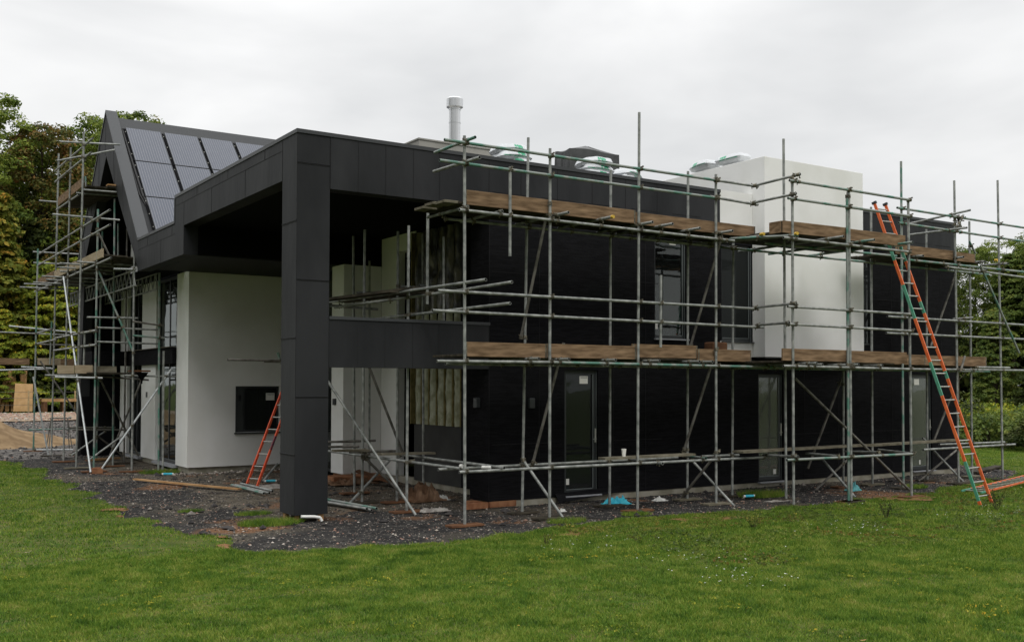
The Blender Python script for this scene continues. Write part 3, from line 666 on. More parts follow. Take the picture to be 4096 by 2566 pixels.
# ------------------------------------------------------------------ scaffolds
TM={'g':'galv','n':'tubegreen','b':'tubedark','w':'tubebright'}
CAM=Vector((-5.96,-15.19,2.15))
def closest(p1,q1,p2,q2):
    d1=q1-p1;d2=q2-p2;r=p1-p2;a=d1.dot(d1);e=d2.dot(d2);f=d2.dot(r);c=d1.dot(r);b=d1.dot(d2);den=a*e-b*b
    if den<1e-6*a*e: return None
    s_=max(0,min(1,(b*f-c*e)/den)); t=max(0,min(1,(b*s_+f)/e)); s_=max(0,min(1,(b*t-c)/a))
    return p1+d1*s_,p2+d2*t
def scaffold(root,tubes,base_plates=True):
    T=[]
    for n,x0,y0,z0,x1,y1,z1,m in tubes:
        p=Vector((x0,y0,z0));q=Vector((x1,y1,z1)); b=MB()
        if n=='standard' and z0<.05: p.z=.03 if base_plates else 0
        b.tube(p,q,.0242,10,0,1); o=b.build(n,[TM[m],'tubein'],root); T.append((p,q,n,o))
        if n=='standard' and p.z<.05:
            c=MB(); c.box(p.x-.28,p.x+.28,p.y-.11,p.y+.11,.0,.028); o2=c.build('sole_board',random.choice(['wood_dark','rust_wood','wood_grey']),root); 
    cp=[]
    for i in range(len(T)):
        for j in range(i+1,len(T)):
            r=closest(T[i][0],T[i][1],T[j][0],T[j][1])
            if r is None: continue
            a,b_=r
            if (a-b_).length<.135: cp.append(((a-CAM).length,a,b_,(T[i][1]-T[i][0]).normalized(),(T[j][1]-T[j][0]).normalized()))
    cp.sort(key=lambda t:t[0]); rest=MB()
    for k,(d,a,b_,u,w) in enumerate(cp):
        c=MB() if k<96 else rest; n=8 if k<96 else 6
        for P,D in ((a,u),(b_,w)): c.tube(P-D*.028,P+D*.028,.034,n)
        x=u.cross(w); x=x.normalized() if x.length>.05 else Vector((0,0,1))
        c.tube(a-u*.0+w*.03-x*.05,a+w*.03+x*.055,.009,6); c.tube(b_+u*.035-x*.06,b_+u*.035+x*.045,.009,6); c.tube(b_+u*.035-x*.062,b_+u*.035-x*.045,.016,6)
        if k<96: c.build('coupler','coupler',root)
    if rest.v: tag(rest.build('coupler','coupler',root),kind='stuff')
def board(root,name,x0,x1,y0,y1,z0,z1,m='wood',nm=None):
    b=MB(); b.box(x0,x1,y0,y1,z0,z1)
    if name=='toe_board':
        for e0,e1 in ((x0+.004,x0+.034),(x1-.034,x1-.004)): b.box(e0,e1,y0-.0015,y1+.0015,z0-.0015,z1+.0015,1)
    o=b.build(nm or name,[m,'coupler'] if name=='toe_board' else m,root); return bevel(o,.003)
SF=empty('scaffold',(9,-1.6,0),'long tube and clamp scaffold with timber toe boards in front of the black facade','scaffold')
scaffold(SF,FRONT)
# toe boards (real boards on edge), left to right, two lifts
for (x0,x1,y,z0,z1,m) in ((2.03,5.42,-1.70,4.885,5.11,'wood'),(5.36,8.36,-1.66,4.88,5.09,'wood'),(2.05,3.57,-1.70,2.56,2.785,'wood'),(3.57,5.43,-1.705,2.565,2.79,'wood'),(5.38,6.88,-1.665,2.60,2.83,'wood'),(6.86,8.20,-1.70,2.56,2.775,'wood'),
    
    (12.5,14.5,-1.70,4.87,5.075,'wood'),(14.45,15.28,-1.70,4.865,5.06,'wood'),(11.2,13.4,-1.72,2.565,2.775,'wood'),(13.35,15.68,-1.69,2.56,2.77,'wood')):
    board(SF,'toe_board',x0,x1,y,y+.038,z0,z1,m)
board(SF,'toe_board',8.03,8.07,-2.58,-2.3,4.84,5.05)
for p,q,m in (((8.05,-2.60,4.945),(9.66,-2.74,4.93),'wood'),((9.63,-2.70,4.925),(11.18,-2.84,4.90),'wood'),((8.02,-2.60,2.675),(9.62,-2.73,2.67),'wood'),((9.60,-2.72,2.665),(11.18,-2.85,2.655),'wood')):
    b=MB(); b.beam(p,q,.038,.215); bevel(b.build('toe_board',m,SF),.004)
def deck(root,xs,ya,yb,z,m='wood_dark',n=None):
    n=n or max(1,int((yb-ya)/.235)); w=(yb-ya)/n
    for i in range(n): board(root,'deck_board',xs[0]+random.uniform(-.06,.06),xs[1]+random.uniform(-.06,.06),ya+i*w,ya+(i+1)*w-.01,z,z+.038,m)
deck(SF,(1.95,5.3),-1.65,-.60,4.895); deck(SF,(5.3,8.3),-1.65,-.60,4.895); deck(SF,(8.1,11.15),-2.55,-1.05,4.86,n=6); deck(SF,(12.3,15.5),-1.65,-.6,4.86)
deck(SF,(2.1,5.3),-1.65,-.60,2.566); deck(SF,(5.3,8.2),-1.65,-.60,2.566); deck(SF,(8.1,11.2),-2.55,-.6,2.535,n=8); deck(SF,(11.3,15.6),-1.65,-.6,2.53)
for k in range(3): board(SF,'deck_board',1.72,1.97,-1.62+.34*k,-1.62+.34*k+.3,4.90+.02*(k%2),4.94+.02*(k%2),'wood_grey')
# low benches
b=MB(); b.prism([(4.75,-1.52),(6.76,-1.50),(6.78,-1.72),(4.73,-1.74)],'z',.885,.922); b.build('bench_board','wood_grey',SF)
b=MB(); b.prism([(7.72,-1.95),(11.6,-1.75),(11.6,-1.50),(7.72,-1.68)],'z',.905,.942); b.build('bench_board','wood_grey',SF)
b=MB(); b.prism([(11.55,-1.70),(15.15,-1.40),(15.15,-1.15),(11.55,-1.47)],'z',.888,.926); b.build('bench_board','wood_grey',SF)
for p,q in (((4.59,-2.13,4.87),(4.59,-2.08,4.87)),((7.98,-3.0,4.77),(8.0,-2.93,4.77)),((7.9,-2.3,4.84),(7.92,-2.2,4.84)),((15.23,-2.25,4.87),(15.23,-2.19,4.87))):
    b=MB(); b.tube(p,q,.029,10); b.build('end_cap','yellow',SF)
b=MB(); b.tube((2.40,-1.62,.857),(2.50,-1.72,.858),.028,10); b.tube((2.2,-1.3,.86),(2.22,-1.34,.86),.036,8); b.build('tape_wrap','rag',SF)
ST=empty('scaffold',(2.5,2,0),'smaller inner scaffold on the terrace behind the dark pillar','scaffold')
scaffold(ST,TERR)
for (p,q,w) in (((1.55,2.6,3.68),(2.05,-.2,3.72),.22),((1.85,2.9,3.70),(2.5,.1,3.76),.22),((2.2,3.2,3.72),(2.9,.5,3.78),.22),((1.25,2.1,3.62),(1.7,-.0,3.66),.2)):
    b=MB(); b.beam(p,q,w,.038); b.build('deck_board','wood_dark',ST)
for (p,q,m) in (((1.35,1.62,.97),(1.98,1.58,.96),'wood_grey'),((1.95,1.05,.92),(3.05,1.12,.90),'wood_grey')):
    b=MB(); b.beam(p,q,.2,.035); b.build('plank',m,ST)
SG=empty('scaffold',(0,14,0),'tall multi level scaffold with lattice beams around the gable end','scaffold')
scaffold(SG,GAB)
def lattice(x,ya,yb,z0,z1):
    b=MB(); b.tube((x,ya,z1),(x,yb,z1),.024,8); b.tube((x,ya,z0),(x,yb,z0),.024,8); n=int((yb-ya)/.42); s_=(yb-ya)/n
    for i in range(n): y=ya+i*s_; b.tube((x,y,z0),(x,y+s_*.5,z1),.012,6); b.tube((x,y+s_*.5,z1),(x,y+s_,z0),.012,6)
    b.tube((x,ya+.1,z0),(x,ya+.1,z1),.014,6); b.tube((x,yb,z0),(x,yb,z1),.014,6); b.build('lattice_beam','galv',SG)
lattice(.05,10.52,18.8,4.50,4.88); lattice(.66,10.9,16.8,4.46,4.86)
for (y0,y1,z,m) in ((10.44,13.9,5.11,'wood_pale'),(13.8,17.0,5.14,'wood_pale'),(16.9,19.7,5.17,'wood')):
    b=MB(); b.box(-.74,-.70,y0,y1,z,z+.21); bevel(b.build('toe_board',m,SG),.004)
b=MB(); b.box(-.74,-.70,13.0,16.4,7.19,7.42); b.build('toe_board','wood',SG)
for (x0,x1,y,z,m) in ((-1.55,-1.18,11.2,2.36,'wood_pale'),(-1.16,-.76,11.22,2.37,'wood_pale'),(-1.04,-.42,17.5,2.66,'wood_pale'),(-2.6,-.9,20,2.70,'wood'),(-.45,.45,20,2.70,'wood'),(-.74,-.2,11.25,2.35,'wood_grey')):
    b=MB(); b.box(x0,x1,y,y+.04,z,z+.20); b.build('toe_board',m,SG)
def ydeck(x0,x1,y0,y1,z,m='wood_dark'):
    n=int((x1-x0)/.235); w=(x1-x0)/n
    for i in range(n): board(SG,'deck_board',x0+i*w,x0+(i+1)*w-.01,y0+random.uniform(-.2,.2),y1+random.uniform(-.1,.1),z,z+.038,m)
ydeck(-.68,.45,10.7,14.6,5.165); ydeck(-.68,.35,14.65,19.4,5.165); ydeck(-.68,.26,12.5,16.3,7.15); ydeck(-.9,.25,11.3,15,2.36); 
for x,y,z in ((-.2,12.45,7.02),(-.1,13.2,7.05)): 
    b=MB(); b.tube((-.83,y,z),(.2,y,z+.03),.024,8,0,1); b.build('transom',['galv','tubein'],SG)
for (y,z) in ((12.4,5.215),(12.6,7.215)):
    b=MB(); b.box(-.2,.3,y-.1,y+.12,z,z+.035); b.build('plank','wood_new' if z>6 else 'wood_grey',SG)
for x0,x1,y,z in ((-.55,-.2,11.6,2.42),(.1,.6,11.2,2.42)):
    b=MB(); b.box(x0,x1,y,y+.2,z,z+.04); b.build('plank','rust_wood',SG)
# funnel shaped black hopper hung under the deck
b=MB(); b.tube((.28,10.76,2.22),(.28,10.76,2.40),.03,12,0,None,.16); b.tube((.28,10.76,2.12),(.28,10.76,2.22),.02,10); o=b.build('funnel','matt_black' if False else 'black'); tag(o,'small black funnel hanging from the gable scaffold by the white pier','funnel')
b=MB(); b.box(-.86,-.62,10.62,10.86,.0,.10); b.box(-.84,-.64,10.64,10.84,.10,.13); o=b.build('brick_block','brick'); tag(o,'terracotta block under the foot of the two raking scaffold tubes','block')
# ------------------------------------------------------------------ ladders
def lerp(a,b,t): return Vector(a)*(1-t)+Vector(b)*t
def ladder(root,bl,br,tl,tr,n,cl,cr,w=.028,h=.052,over=.0,off=0.0):
    """cl / cr: list of (t, material) colour bands along each stile"""
    nrm=(Vector(tl)-Vector(bl)).cross(Vector(br)-Vector(bl)).normalized()
    mats=sorted({m for _,m in cl+cr})
    for a,b_,cs in ((bl,tl,cl),(br,tr,cr)):
        mb=MB(); t0=0
        for t1,m in cs:
            mb.beam(lerp(a,b_,t0),lerp(a,b_,t1),h,w,mats.index(m),up=(Vector(br)-Vector(bl)).normalized()); t0=t1
        mb.build('stile',mats,root)
    for i in range(n):
        t=(i+.6)/n; r=MB(); r.tube(lerp(bl,tl,t),lerp(br,tr,t),.0135,8); r.build('rung','alu',root)
    if over:
        for a,b_ in ((tl,bl),(tr,br)):
            f=MB(); d=(Vector(a)-Vector(b_)).normalized(); f.beam(Vector(a)-d*.0,Vector(a)+d*.045,.09,.045,0,up=(Vector(br)-Vector(bl)).normalized()); f.build('end_cap','frame',root)
LA=empty('ladder',(1.27,5.6,0),'short red orange ladder with navy label leaning on the white wall under the wide window','ladder')
ladder(LA,(1.20,5.74,.02),(1.33,5.46,.02),(2.22,5.60,2.8),(2.33,5.32,2.8),11,[(1,'redorange')],[(.27,'redorange'),(.37,'navy'),(1,'redorange')])
LB=empty('ladder',(11.4,-4.3,0),'long orange and green ladder leaning against the right end of the long scaffold','ladder')
ladder(LB,(11.19,-4.34,.0),(11.65,-4.28,.0),(10.80,-2.45,5.64),(11.16,-2.43,5.65),23,
   [(.012,'orange'),(.135,'ladgreen'),(.345,'orange'),(.455,'ladgreen'),(.60,'orange'),(.715,'ladgreen'),(.80,'orange'),(.86,'ladgreen'),(1,'orange')],
   [(.40,'orange'),(.425,'ladgreen'),(.62,'orange'),(.66,'ladgreen'),(.80,'orange'),(.86,'ladgreen'),(1,'orange')],over=1)
LC=empty('ladder',(15,-2.7,0),'orange and green ladder lying flat on the grass past the tall ladder','ladder')
ladder(LC,(12.63,-3.04,.06),(12.63,-3.45,.06),(17.6,-1.75,.10),(17.6,-2.17,.10),16,[(.1,'ladgreen'),(1,'orange')],[(.05,'ladgreen'),(1,'orange')],h=.032,w=.028)
# ------------------------------------------------------------------ bags, tarpaulin, flue neighbours
def bagmesh(seed,droop=.05):
    nx,ny=18,10; V=[];F=[]; L_,W_,T_=.375,.215,.075
    T_=.085; rs=random.Random(seed); off=Vector((rs.random()*9,rs.random()*9,0))
    for side in (1,-1):
        for j in range(ny+1):
            for i in range(nx+1):
                u=i/nx*2-1; v=j/ny*2-1
                t=T_*(max(0,1-abs(u)**10))**.5*(max(0,1-abs(v)**8))**.5
                nz=mn.noise(Vector((u*2.5,v*2,side))+off)*.016
                V.append((u*L_*(1-.05*abs(v)**3),v*W_*(1-.07*abs(u)**3),side*(t+nz*(1 if t>.02 else 0))-droop*u*u*(1 if droop else 0)))
    n=(nx+1)*(ny+1)
    for s_ in (0,1):
        for j in range(ny):
            for i in range(nx):
                a=s_*n+j*(nx+1)+i; q=(a,a+1,a+nx+2,a+nx+1); F.append(q if s_==0 else q[::-1])
    b=MB(); b.add(V,F,0,True); return b
def bag(x,y,z,rz,seed,label,tilt=0,droop=.04,group='white bags on the flat roof'):
    o=bagmesh(seed,droop).build('cement_bag','bag'); 
    me=o.data; A=[v.co.z for v in me.vertices]; 
    for v in me.vertices: v.co.z-= (max(A)+min(A))/2
    o.location=(x,y,z+.075); o.rotation_euler=(tilt,random.uniform(-.05,.05),rz); tag(o,label,'bag',group)
# stacks stand on the roof deck at z 5.95
k=0
for i in range(6): bag(5.05+random.uniform(-.04,.04),1.6+random.uniform(-.03,.03),5.96+i*.137,R(-8+random.uniform(-12,12)),10+i,('topmost','second from top','third from top','third from bottom','second from bottom','bottom')[5-i]+' white bag in the stack beside the grey chimney block',droop=.05 if i>3 else .02)
for i in range(6): bag(7.10+random.uniform(-.04,.04),1.6+random.uniform(-.03,.03),5.96+i*.136,R(-14+random.uniform(-12,12)),20+i,('topmost','second from top','third from top','third from bottom','second from bottom','bottom')[5-i]+' white bag in the stack in front of the black tarpaulin',droop=.05 if i>3 else .02)
for i in range(5): bag(7.95+random.uniform(-.04,.04),1.6+random.uniform(-.03,.03),5.96+i*.135,R(20+random.uniform(-14,14)),30+i,('topmost','second from top','middle','second from bottom','bottom')[4-i]+' white bag in the low stack right of the tarpaulin',droop=.07 if i>2 else .02)
for i in range(3): bag(15.7,1.0,5.955+i*.15,R((95 if i%2 else 5)),40+i,('topmost','middle','bottom')[2-i]+' white bag in the stack by the top of the tall ladder',droop=.03)
bag(10.28,.80,6.95,R(93),50,'white green printed bag lying nearest on the white tower roof edge',droop=.0); bag(10.24,1.62,6.95,R(80),52,'white bag farther back on the white tower roof edge',droop=.03)
# pallet under black tarpaulin
V=[];F=[];nx,ny,nz=14,10,12
def tp(a,b_,zt):  # point on a draped box, a,b_ in -1..1
    return Vector((8.08+.70*a,3.5+.55*b_,zt))
b=MB(); rows=[]
NN=56
for j in range(nz+1):
    t=j/nz; ring=[]
    for i in range(NN):
        an=2*math.pi*i/NN; c,s_=math.cos(an),math.sin(an); m=max(abs(c),abs(s_)); a,bb=c/m,s_/m
        top=7.33+.03*math.sin(3*an+1)+.03*a
        fold=1+ (1-t)*(.07*math.sin(an*9+1)+.05*math.sin(an*17))+.06*(1-t)
        z=5.95+(top-5.95)*t; ring.append(Vector((8.10+.70*a*fold,3.15+.27*bb*fold,z)))
    rows.append(ring)
for kk,(sc,dz) in enumerate(((.92,.0),(.45,.08),(.05,.15))):
    rows.append([Vector((8.08+(p.x-8.08)*sc,3.15+(p.y-3.15)*sc,p.z*(sc)+(7.33)*(1-sc)+dz+.02*mn.noise(p*4))) for p in rows[nz]])
vs=[p for r in rows for p in r]; fs=[(j*NN+i,j*NN+(i+1)%NN,(j+1)*NN+(i+1)%NN,(j+1)*NN+i) for j in range(len(rows)-1) for i in range(NN)]; fs.append(tuple(range((len(rows)-1)*NN,len(rows)*NN)))
b.add(vs,fs,0,True); b.sm=[False]*len(b.sm); o=b.build('tarpaulin_cover','tarp'); tag(o,'black plastic tarpaulin draped over a load on the flat roof','tarpaulin')
# ------------------------------------------------------------------ small things
b=MB(); b.tube((5.23,-1.61,.922),(5.23,-1.61,1.045),.030,16,0,None,.042); b.tube((5.23,-1.61,1.040),(5.23,-1.61,1.048),.044,16); tag(b.build('paper_cup','cup'),'white paper cup standing on the short bench board','cup')
def loose_tube(p,q,lab,m='galv'):
    b=MB(); b.tube(p,q,.0242,10,0,1); tag(b.build('loose_tube',[m,'tubein']),lab,'tube','loose scaffold tubes on the ground')
loose_tube((1.08,3.3,.06),(1.52,.62,.05),'left loose scaffold tube lying behind the pillar'); loose_tube((1.2,3.3,.10),(1.64,.50,.06),'right loose scaffold tube behind the pillar','tubegreen'); loose_tube((1.14,3.3,.03),(1.58,.56,.03),'middle loose tube of three behind the pillar')
loose_tube((.88,5.7,.06),(.93,3.95,.04),'green worn loose tube at the foot of the short ladder','tubegreen'); loose_tube((.98,5.75,.05),(1.06,4.0,.035),'grey loose tube at the foot of the short ladder'); loose_tube((1.07,5.7,.08),(1.16,4.1,.06),'loose tube nearest the pillar at the short ladder foot'); 
loose_tube((1.75,6.3,.03),(2.3,6.9,.35),'short grey tube propped up behind the pillar')
b=MB(); b.beam((-.47,8.15,.05),(.80,4.95,.04),.10,.03); tag(b.build('timber_plank','wood_new'),'long thin new timber plank lying on the gravel','plank')
b=MB(); b.beam((-.15,14.6,.05),(.7,14.9,.05),.10,.05); tag(b.build('timber_plank','wood_new'),'short timber offcut lying under the gable scaffold','plank')
def cart(x,y,rz,lab,m='cyan'):
    d=Vector((math.cos(rz),math.sin(rz),0)); p=Vector((x,y,.045)); b=MB(); b.tube(p-d*.10,p+d*.10,.026,12); b.tube(p-d*.13,p-d*.10,.024,10,1); b.tube(p+d*.10,p+d*.125,.024,10,1)
    tag(b.build('sealant_tube',[m,'white']),lab,'cartridge','empty sealant cartridges')
cart(.50,9.13,-.35,'blue and white sealant cartridge near the white wall corner'); cart(1.91,6.25,-.2,'blue and white cartridge by the short ladder'); cart(8.47,-1.37,-.1,'cyan sealant cartridge in front of the middle door')
M['film']=mat('dusty_film',(.22,.20,.18),(.34,.32,.29),9,.6,.4,20)
def crumple(name,lab,cat,x,y,sx,sy,sz,m,seed):
    n=15; V=[];F=[]
    for j in range(n+1):
        for i in range(n+1):
            u=i/n*2-1; v=j/n*2-1; r=math.hypot(u,v); ed=1+.35*mn.noise(Vector((u*2,v*2,seed)))
            z=max(0,(1-r*r))*(.12 if n==15 else .3)+1.1*abs(mn.noise(Vector((u*3.2,v*3.2,seed+5))))+.9*abs(mn.noise(Vector((u*7,v*7,seed+9))))*(1 if r<.8 else .4)
            V.append((x+u*sx*ed,y+v*sy*ed,.01+sz*z*(1 if r<.95 else .25)))
    for j in range(n):
        for i in range(n): a=j*(n+1)+i; F.append((a,a+1,a+n+2,a+n+1))
    V2=[(p[0],p[1],.003) for p in V]; N2=len(V); b=MB(); b.add(V,F); b.add(V2,[f[::-1] for f in F]); 
    edge=[i for i in range(n+1)]+[ (j+1)*(n+1)-1 for j in range(1,n+1)]+[n*(n+1)+i for i in range(n-1,-1,-1)]+[j*(n+1) for j in range(n-1,0,-1)]
    b.add(V+V2,[(edge[i],edge[i]+N2,edge[(i+1)%len(edge)]+N2,edge[(i+1)%len(edge)]) for i in range(len(edge))])
    tag(b.build(name,m),lab,cat); return b
crumple('plastic_sheet','crumpled bright cyan plastic sheet on gravel by the first door','plastic sheet',5.74,-.78,.24,.14,.12,'cyan',1)
crumple('rubbish','crumpled white packaging on gravel between first and middle doors','rubbish',6.75,-.80,.13,.08,.06,'rag',2)
crumple('rubbish','small white scrap at the foot of the second front standard','rubbish',4.29,-1.13,.06,.05,.05,'rag',3)
crumple('rubbish','grey white wrapping flat on the gravel near the tower bay','rubbish',8.6,-2.0,.3,.07,.02,'film',13)
crumple('rubbish','small teal plastic scrap under the tower bay','rubbish',11.3,-1.5,.14,.10,.14,'teal',4)
crumple('rubbish','tiny white and dark scrap inside the terrace','rubbish',3.45,1.45,.10,.08,.10,'rag',5)
crumple('soil_heap','brown clod heap standing on the terrace by the grey board','soil heap',3.12,1.60,.34,.30,.30,'rust',6)
crumple('plastic_sheet','pale translucent sheeting pressed on the terrace ground','plastic sheet',2.5,.05,.26,.11,.06,'film',7)
crumple('rubble_heap','broken terracotta rubble beside the terrace pier','rubble',3.3,5.3,.5,.4,.16,'rust',8)
crumple('rubbish','white plaster waste on the ground by the ladder foot','rubbish',1.75,5.4,.45,.4,.03,'film',9)
b=MB(); b.box(2.9,4.1,5.2,5.7,.02,.16); tag(bevel(b.build('brick_course','brick'),.02),'low run of terracotta blocks at the foot of the terrace pier','blocks')
b=MB(); b.beam((3.3,4.9,.30),(3.9,4.2,.06),.3,.03); tag(b.build('timber_plank','rust_wood'),'reddish board leaning on rubble inside the terrace','plank')
b=MB(); b.prism([(16.6,.1),(18.6,1.1),(18.5,1.35),(16.5,.35)],'z',.02,.05); tag(b.build('timber_plank','wood_grey'),'weathered grey board lying past the far house corner','plank')
b=MB(); b.prism([(17.0,-.6),(19.4,.2),(19.35,.4),(16.9,-.4)],'z',.02,.06); tag(b.build('timber_plank','wood_dark'),'dark wet board lying on gravel past the far house corner','plank')
b=MB(); b.box(7.62,8.0,-1.3,-1.05,2.62,2.93); tag(bevel(b.build('bucket_box','rust_wood'),.03,3),'small brown and grey tub on the lower deck beside the white tower','tub')
# ------------------------------------------------------------------ ground
EDGE=[(-30,30),(-8,19),(-2.1,16.4),(-1.8,12.3),(-1.85,9.6),(-1.9,5.2),(-1.8,1.4),(-1.65,-.9),(-1.5,-2.2),(-1.1,-2.8),(-.3,-2.75),(.6,-3.2),(1.6,-3.25),(2.8,-2.8),(4.5,-2.6),(5.9,-2.7),(6.4,-2.8),(7.3,-3.0),(9.1,-2.7),(10.7,-2.45),(11.7,-2.55),(13.0,-2.4),(14.7,-2.0),(17.7,-1.4),(19.2,-.4),(19.4,3),(19.0,14),(42,18),(60,62),(-30,62)]
PE=np.array(EDGE)
def sdist(x,y):
    """signed distance to the gravel yard, positive inside"""
    x=np.asarray(x,float);y=np.asarray(y,float); d=np.full(x.shape,1e9); ins=np.zeros(x.shape,bool); n=len(PE)
    for i in range(n):
        a=PE[i];b_=PE[(i+1)%n]; e=b_-a; t=np.clip(((x-a[0])*e[0]+(y-a[1])*e[1])/(e@e),0,1)
        d=np.minimum(d,np.hypot(x-a[0]-t*e[0],y-a[1]-t*e[1]))
        c=((a[1]>y)!=(b_[1]>y)); 
        with np.errstate(divide='ignore',invalid='ignore'): xi=(b_[0]-a[0])*(y-a[1])/(b_[1]-a[1]+1e-12)+a[0]
        ins^= c&(x<xi)
    return np.where(ins,d,-d)
def mask(x,y): return sdist(x,y)+(fbm(x*1.1,y*1.1,3,4)-.5)*1.0+(fbm(x*5,y*5,9,2)-.5)*.3
def lawnz0(x,y): return -.035+.035*fbm(x*.55+3,y*.55,21,3)+.012*fbm(x*3,y*3,22,2)
def gravelz0(x,y): return -.045+.045*fbm(x*1.3,y*1.3,31,3)+.022*fbm(x*11,y*11,33,2)
def lawnz(x,y): return lawnz0(x,y)-.22*np.clip(mask(x,y)-.02,0,.4)
def gravelz(x,y):
    k=np.clip((mask(x,y)+.02)/.35,0,1); k=k*k*(3-2*k); return (lawnz0(x,y)-.028)*(1-k)+(gravelz0(x,y))*k+.014*(fbm(x*7,y*7,35,2)-.3)*(1-k)
def sheet(name,x0,x1,y0,y1,st,zf,mats,keep=None,origin=(0,0,0)):
    xs=np.arange(x0,x1+st/2,st); ys=np.arange(y0,y1+st/2,st); X,Y=np.meshgrid(xs,ys); Z=zf(X,Y); V=np.stack([X,Y,Z],-1).reshape(-1,3)
    nx=len(xs); I,J=np.meshgrid(np.arange(nx-1),np.arange(len(ys)-1)); a=(J*nx+I).ravel()
    F=np.stack([a,a+1,a+nx+1,a+nx],1)
    if keep is not None:
        c=V[F].mean(1); F=F[keep(c[:,0],c[:,1])]
    u,inv=np.unique(F,return_inverse=True); return npmesh(name,V[u],inv.reshape(F.shape),mats,origin,True)
def groundmat(name,cols,scale,speck=None,bump=.5,bs=40,rough=.95,patch=None,bd=.03):
    m=bpy.data.materials.new(name); N,K=nodes(m); b=N['Principled BSDF']; b.inputs['Roughness'].default_value=rough; b.inputs['Specular IOR Level'].default_value=.12
    tc=N.new('ShaderNodeTexCoord'); O=tc.outputs['Object']
    n=N.new('ShaderNodeTexNoise'); n.inputs['Scale'].default_value=scale; n.inputs['Detail'].default_value=9; n.inputs['Roughness'].default_value=.65; K.new(O,n.inputs[0])
    r=N.new('ShaderNodeValToRGB'); r.color_ramp.elements.remove(r.color_ramp.elements[1]); e0=r.color_ramp.elements[0]; e0.position=cols[0][0]; e0.color=(*cols[0][1],1)
    for p,c in cols[1:]: e=r.color_ramp.elements.new(p); e.color=(*c,1)
    K.new(n.outputs[0],r.inputs[0]); cur=r.outputs[0]
    def over(cur,fac,col):
        x=N.new('ShaderNodeMix'); x.data_type='RGBA'; K.new(fac,x.inputs[0]); K.new(cur,x.inputs[6]); 
        if isinstance(col,tuple): x.inputs[7].default_value=(*col,1)
        else: K.new(col,x.inputs[7])
        return x.outputs[2]
    if patch:
        for (sc,lo,hi,c,sd) in patch:
            pn=N.new('ShaderNodeTexNoise'); pn.noise_dimensions='4D'; pn.inputs['W'].default_value=sd; pn.inputs['Scale'].default_value=sc; pn.inputs['Detail'].default_value=6; K.new(O,pn.inputs[0])
            mr=N.new('ShaderNodeMapRange'); mr.inputs[1].default_value=lo; mr.inputs[2].default_value=hi; K.new(pn.outputs[0],mr.inputs[0]); cur=over(cur,mr.outputs[0],c)
    if speck:
        for (sc,thr,colA,colB) in speck:
            v=N.new('ShaderNodeTexVoronoi'); v.inputs['Scale'].default_value=sc; K.new(O,v.inputs[0])
            sx=N.new('ShaderNodeSeparateColor'); K.new(v.outputs['Color'],sx.inputs[0])
            m1=N.new('ShaderNodeMath'); m1.operation='LESS_THAN'; K.new(sx.outputs[0],m1.inputs[0]); m1.inputs[1].default_value=thr
            m2=N.new('ShaderNodeMath'); m2.operation='LESS_THAN'; K.new(v.outputs['Distance'],m2.inputs[0]); m2.inputs[1].default_value=.36
            m3=N.new('ShaderNodeMath'); m3.operation='MULTIPLY'; K.new(m1.outputs[0],m3.inputs[0]); K.new(m2.outputs[0],m3.inputs[1])
            cc=N.new('ShaderNodeMix'); cc.data_type='RGBA'; K.new(sx.outputs[1],cc.inputs[0]); cc.inputs[6].default_value=(*colA,1); cc.inputs[7].default_value=(*colB,1)
            cur=over(cur,m3.outputs[0],cc.outputs[2])
    K.new(cur,b.inputs['Base Color'])
    n2=N.new('ShaderNodeTexNoise'); n2.inputs['Scale'].default_value=bs; n2.inputs['Detail'].default_value=5; K.new(O,n2.inputs[0])
    bp=N.new('ShaderNodeBump'); bp.inputs['Strength'].default_value=bump; bp.inputs['Distance'].default_value=bd; K.new(n2.outputs[0],bp.inputs['Height']); K.new(bp.outputs[0],b.inputs['Normal'])
    M[name]=m; return m
groundmat('gravel',[(.3,(.012,.012,.012)),(.5,(.030,.029,.028)),(.7,(.065,.062,.055))],3.0,
    speck=[(34,.12,(.30,.24,.19),(.42,.38,.34)),(17,.04,(.24,.14,.10),(.40,.34,.30)),(60,.14,(.012,.012,.014),(.10,.09,.085))],bump=.9,bs=26,
    patch=[(.45,.52,.62,(.085,.074,.056),2.2),(.5,.60,.66,(.16,.085,.045),7.1)])
groundmat('lawn_soil',[(.35,(.050,.070,.014)),(.55,(.085,.100,.024)),(.72,(.13,.11,.045))],2.2,bump=.7,bs=22,patch=[(1.1,.63,.70,(.15,.105,.06),3.3),(9,.5,.62,(.045,.09,.012),5.3)])
groundmat('far_yard',[(.35,(.065,.06,.058)),(.6,(.12,.11,.10)),(.75,(.17,.155,.14))],1.2,bump=.5,bs=8,speck=[(5,.06,(.3,.25,.2),(.4,.36,.32))])
groundmat('pale_gravel',[(.35,(.20,.145,.095)),(.6,(.33,.25,.18)),(.75,(.42,.35,.27))],1.6,bump=.8,bs=5,speck=[(3.5,.3,(.14,.10,.07),(.45,.38,.3))])
groundmat('bare_earth',[(.35,(.15,.075,.035)),(.6,(.24,.13,.065)),(.75,(.30,.18,.10))],3.4,bump=.7,bs=18)
groundmat('packed_earth',[(.3,(.045,.038,.028)),(.5,(.095,.082,.062)),(.7,(.15,.13,.105))],2.6,speck=[(38,.12,(.22,.19,.15),(.32,.29,.25)),(70,.12,(.03,.028,.025),(.12,.10,.09))],bump=.9,bs=20,patch=[(.8,.56,.66,(.16,.09,.05),7.7),(1.4,.58,.66,(.035,.03,.026),1.9)])
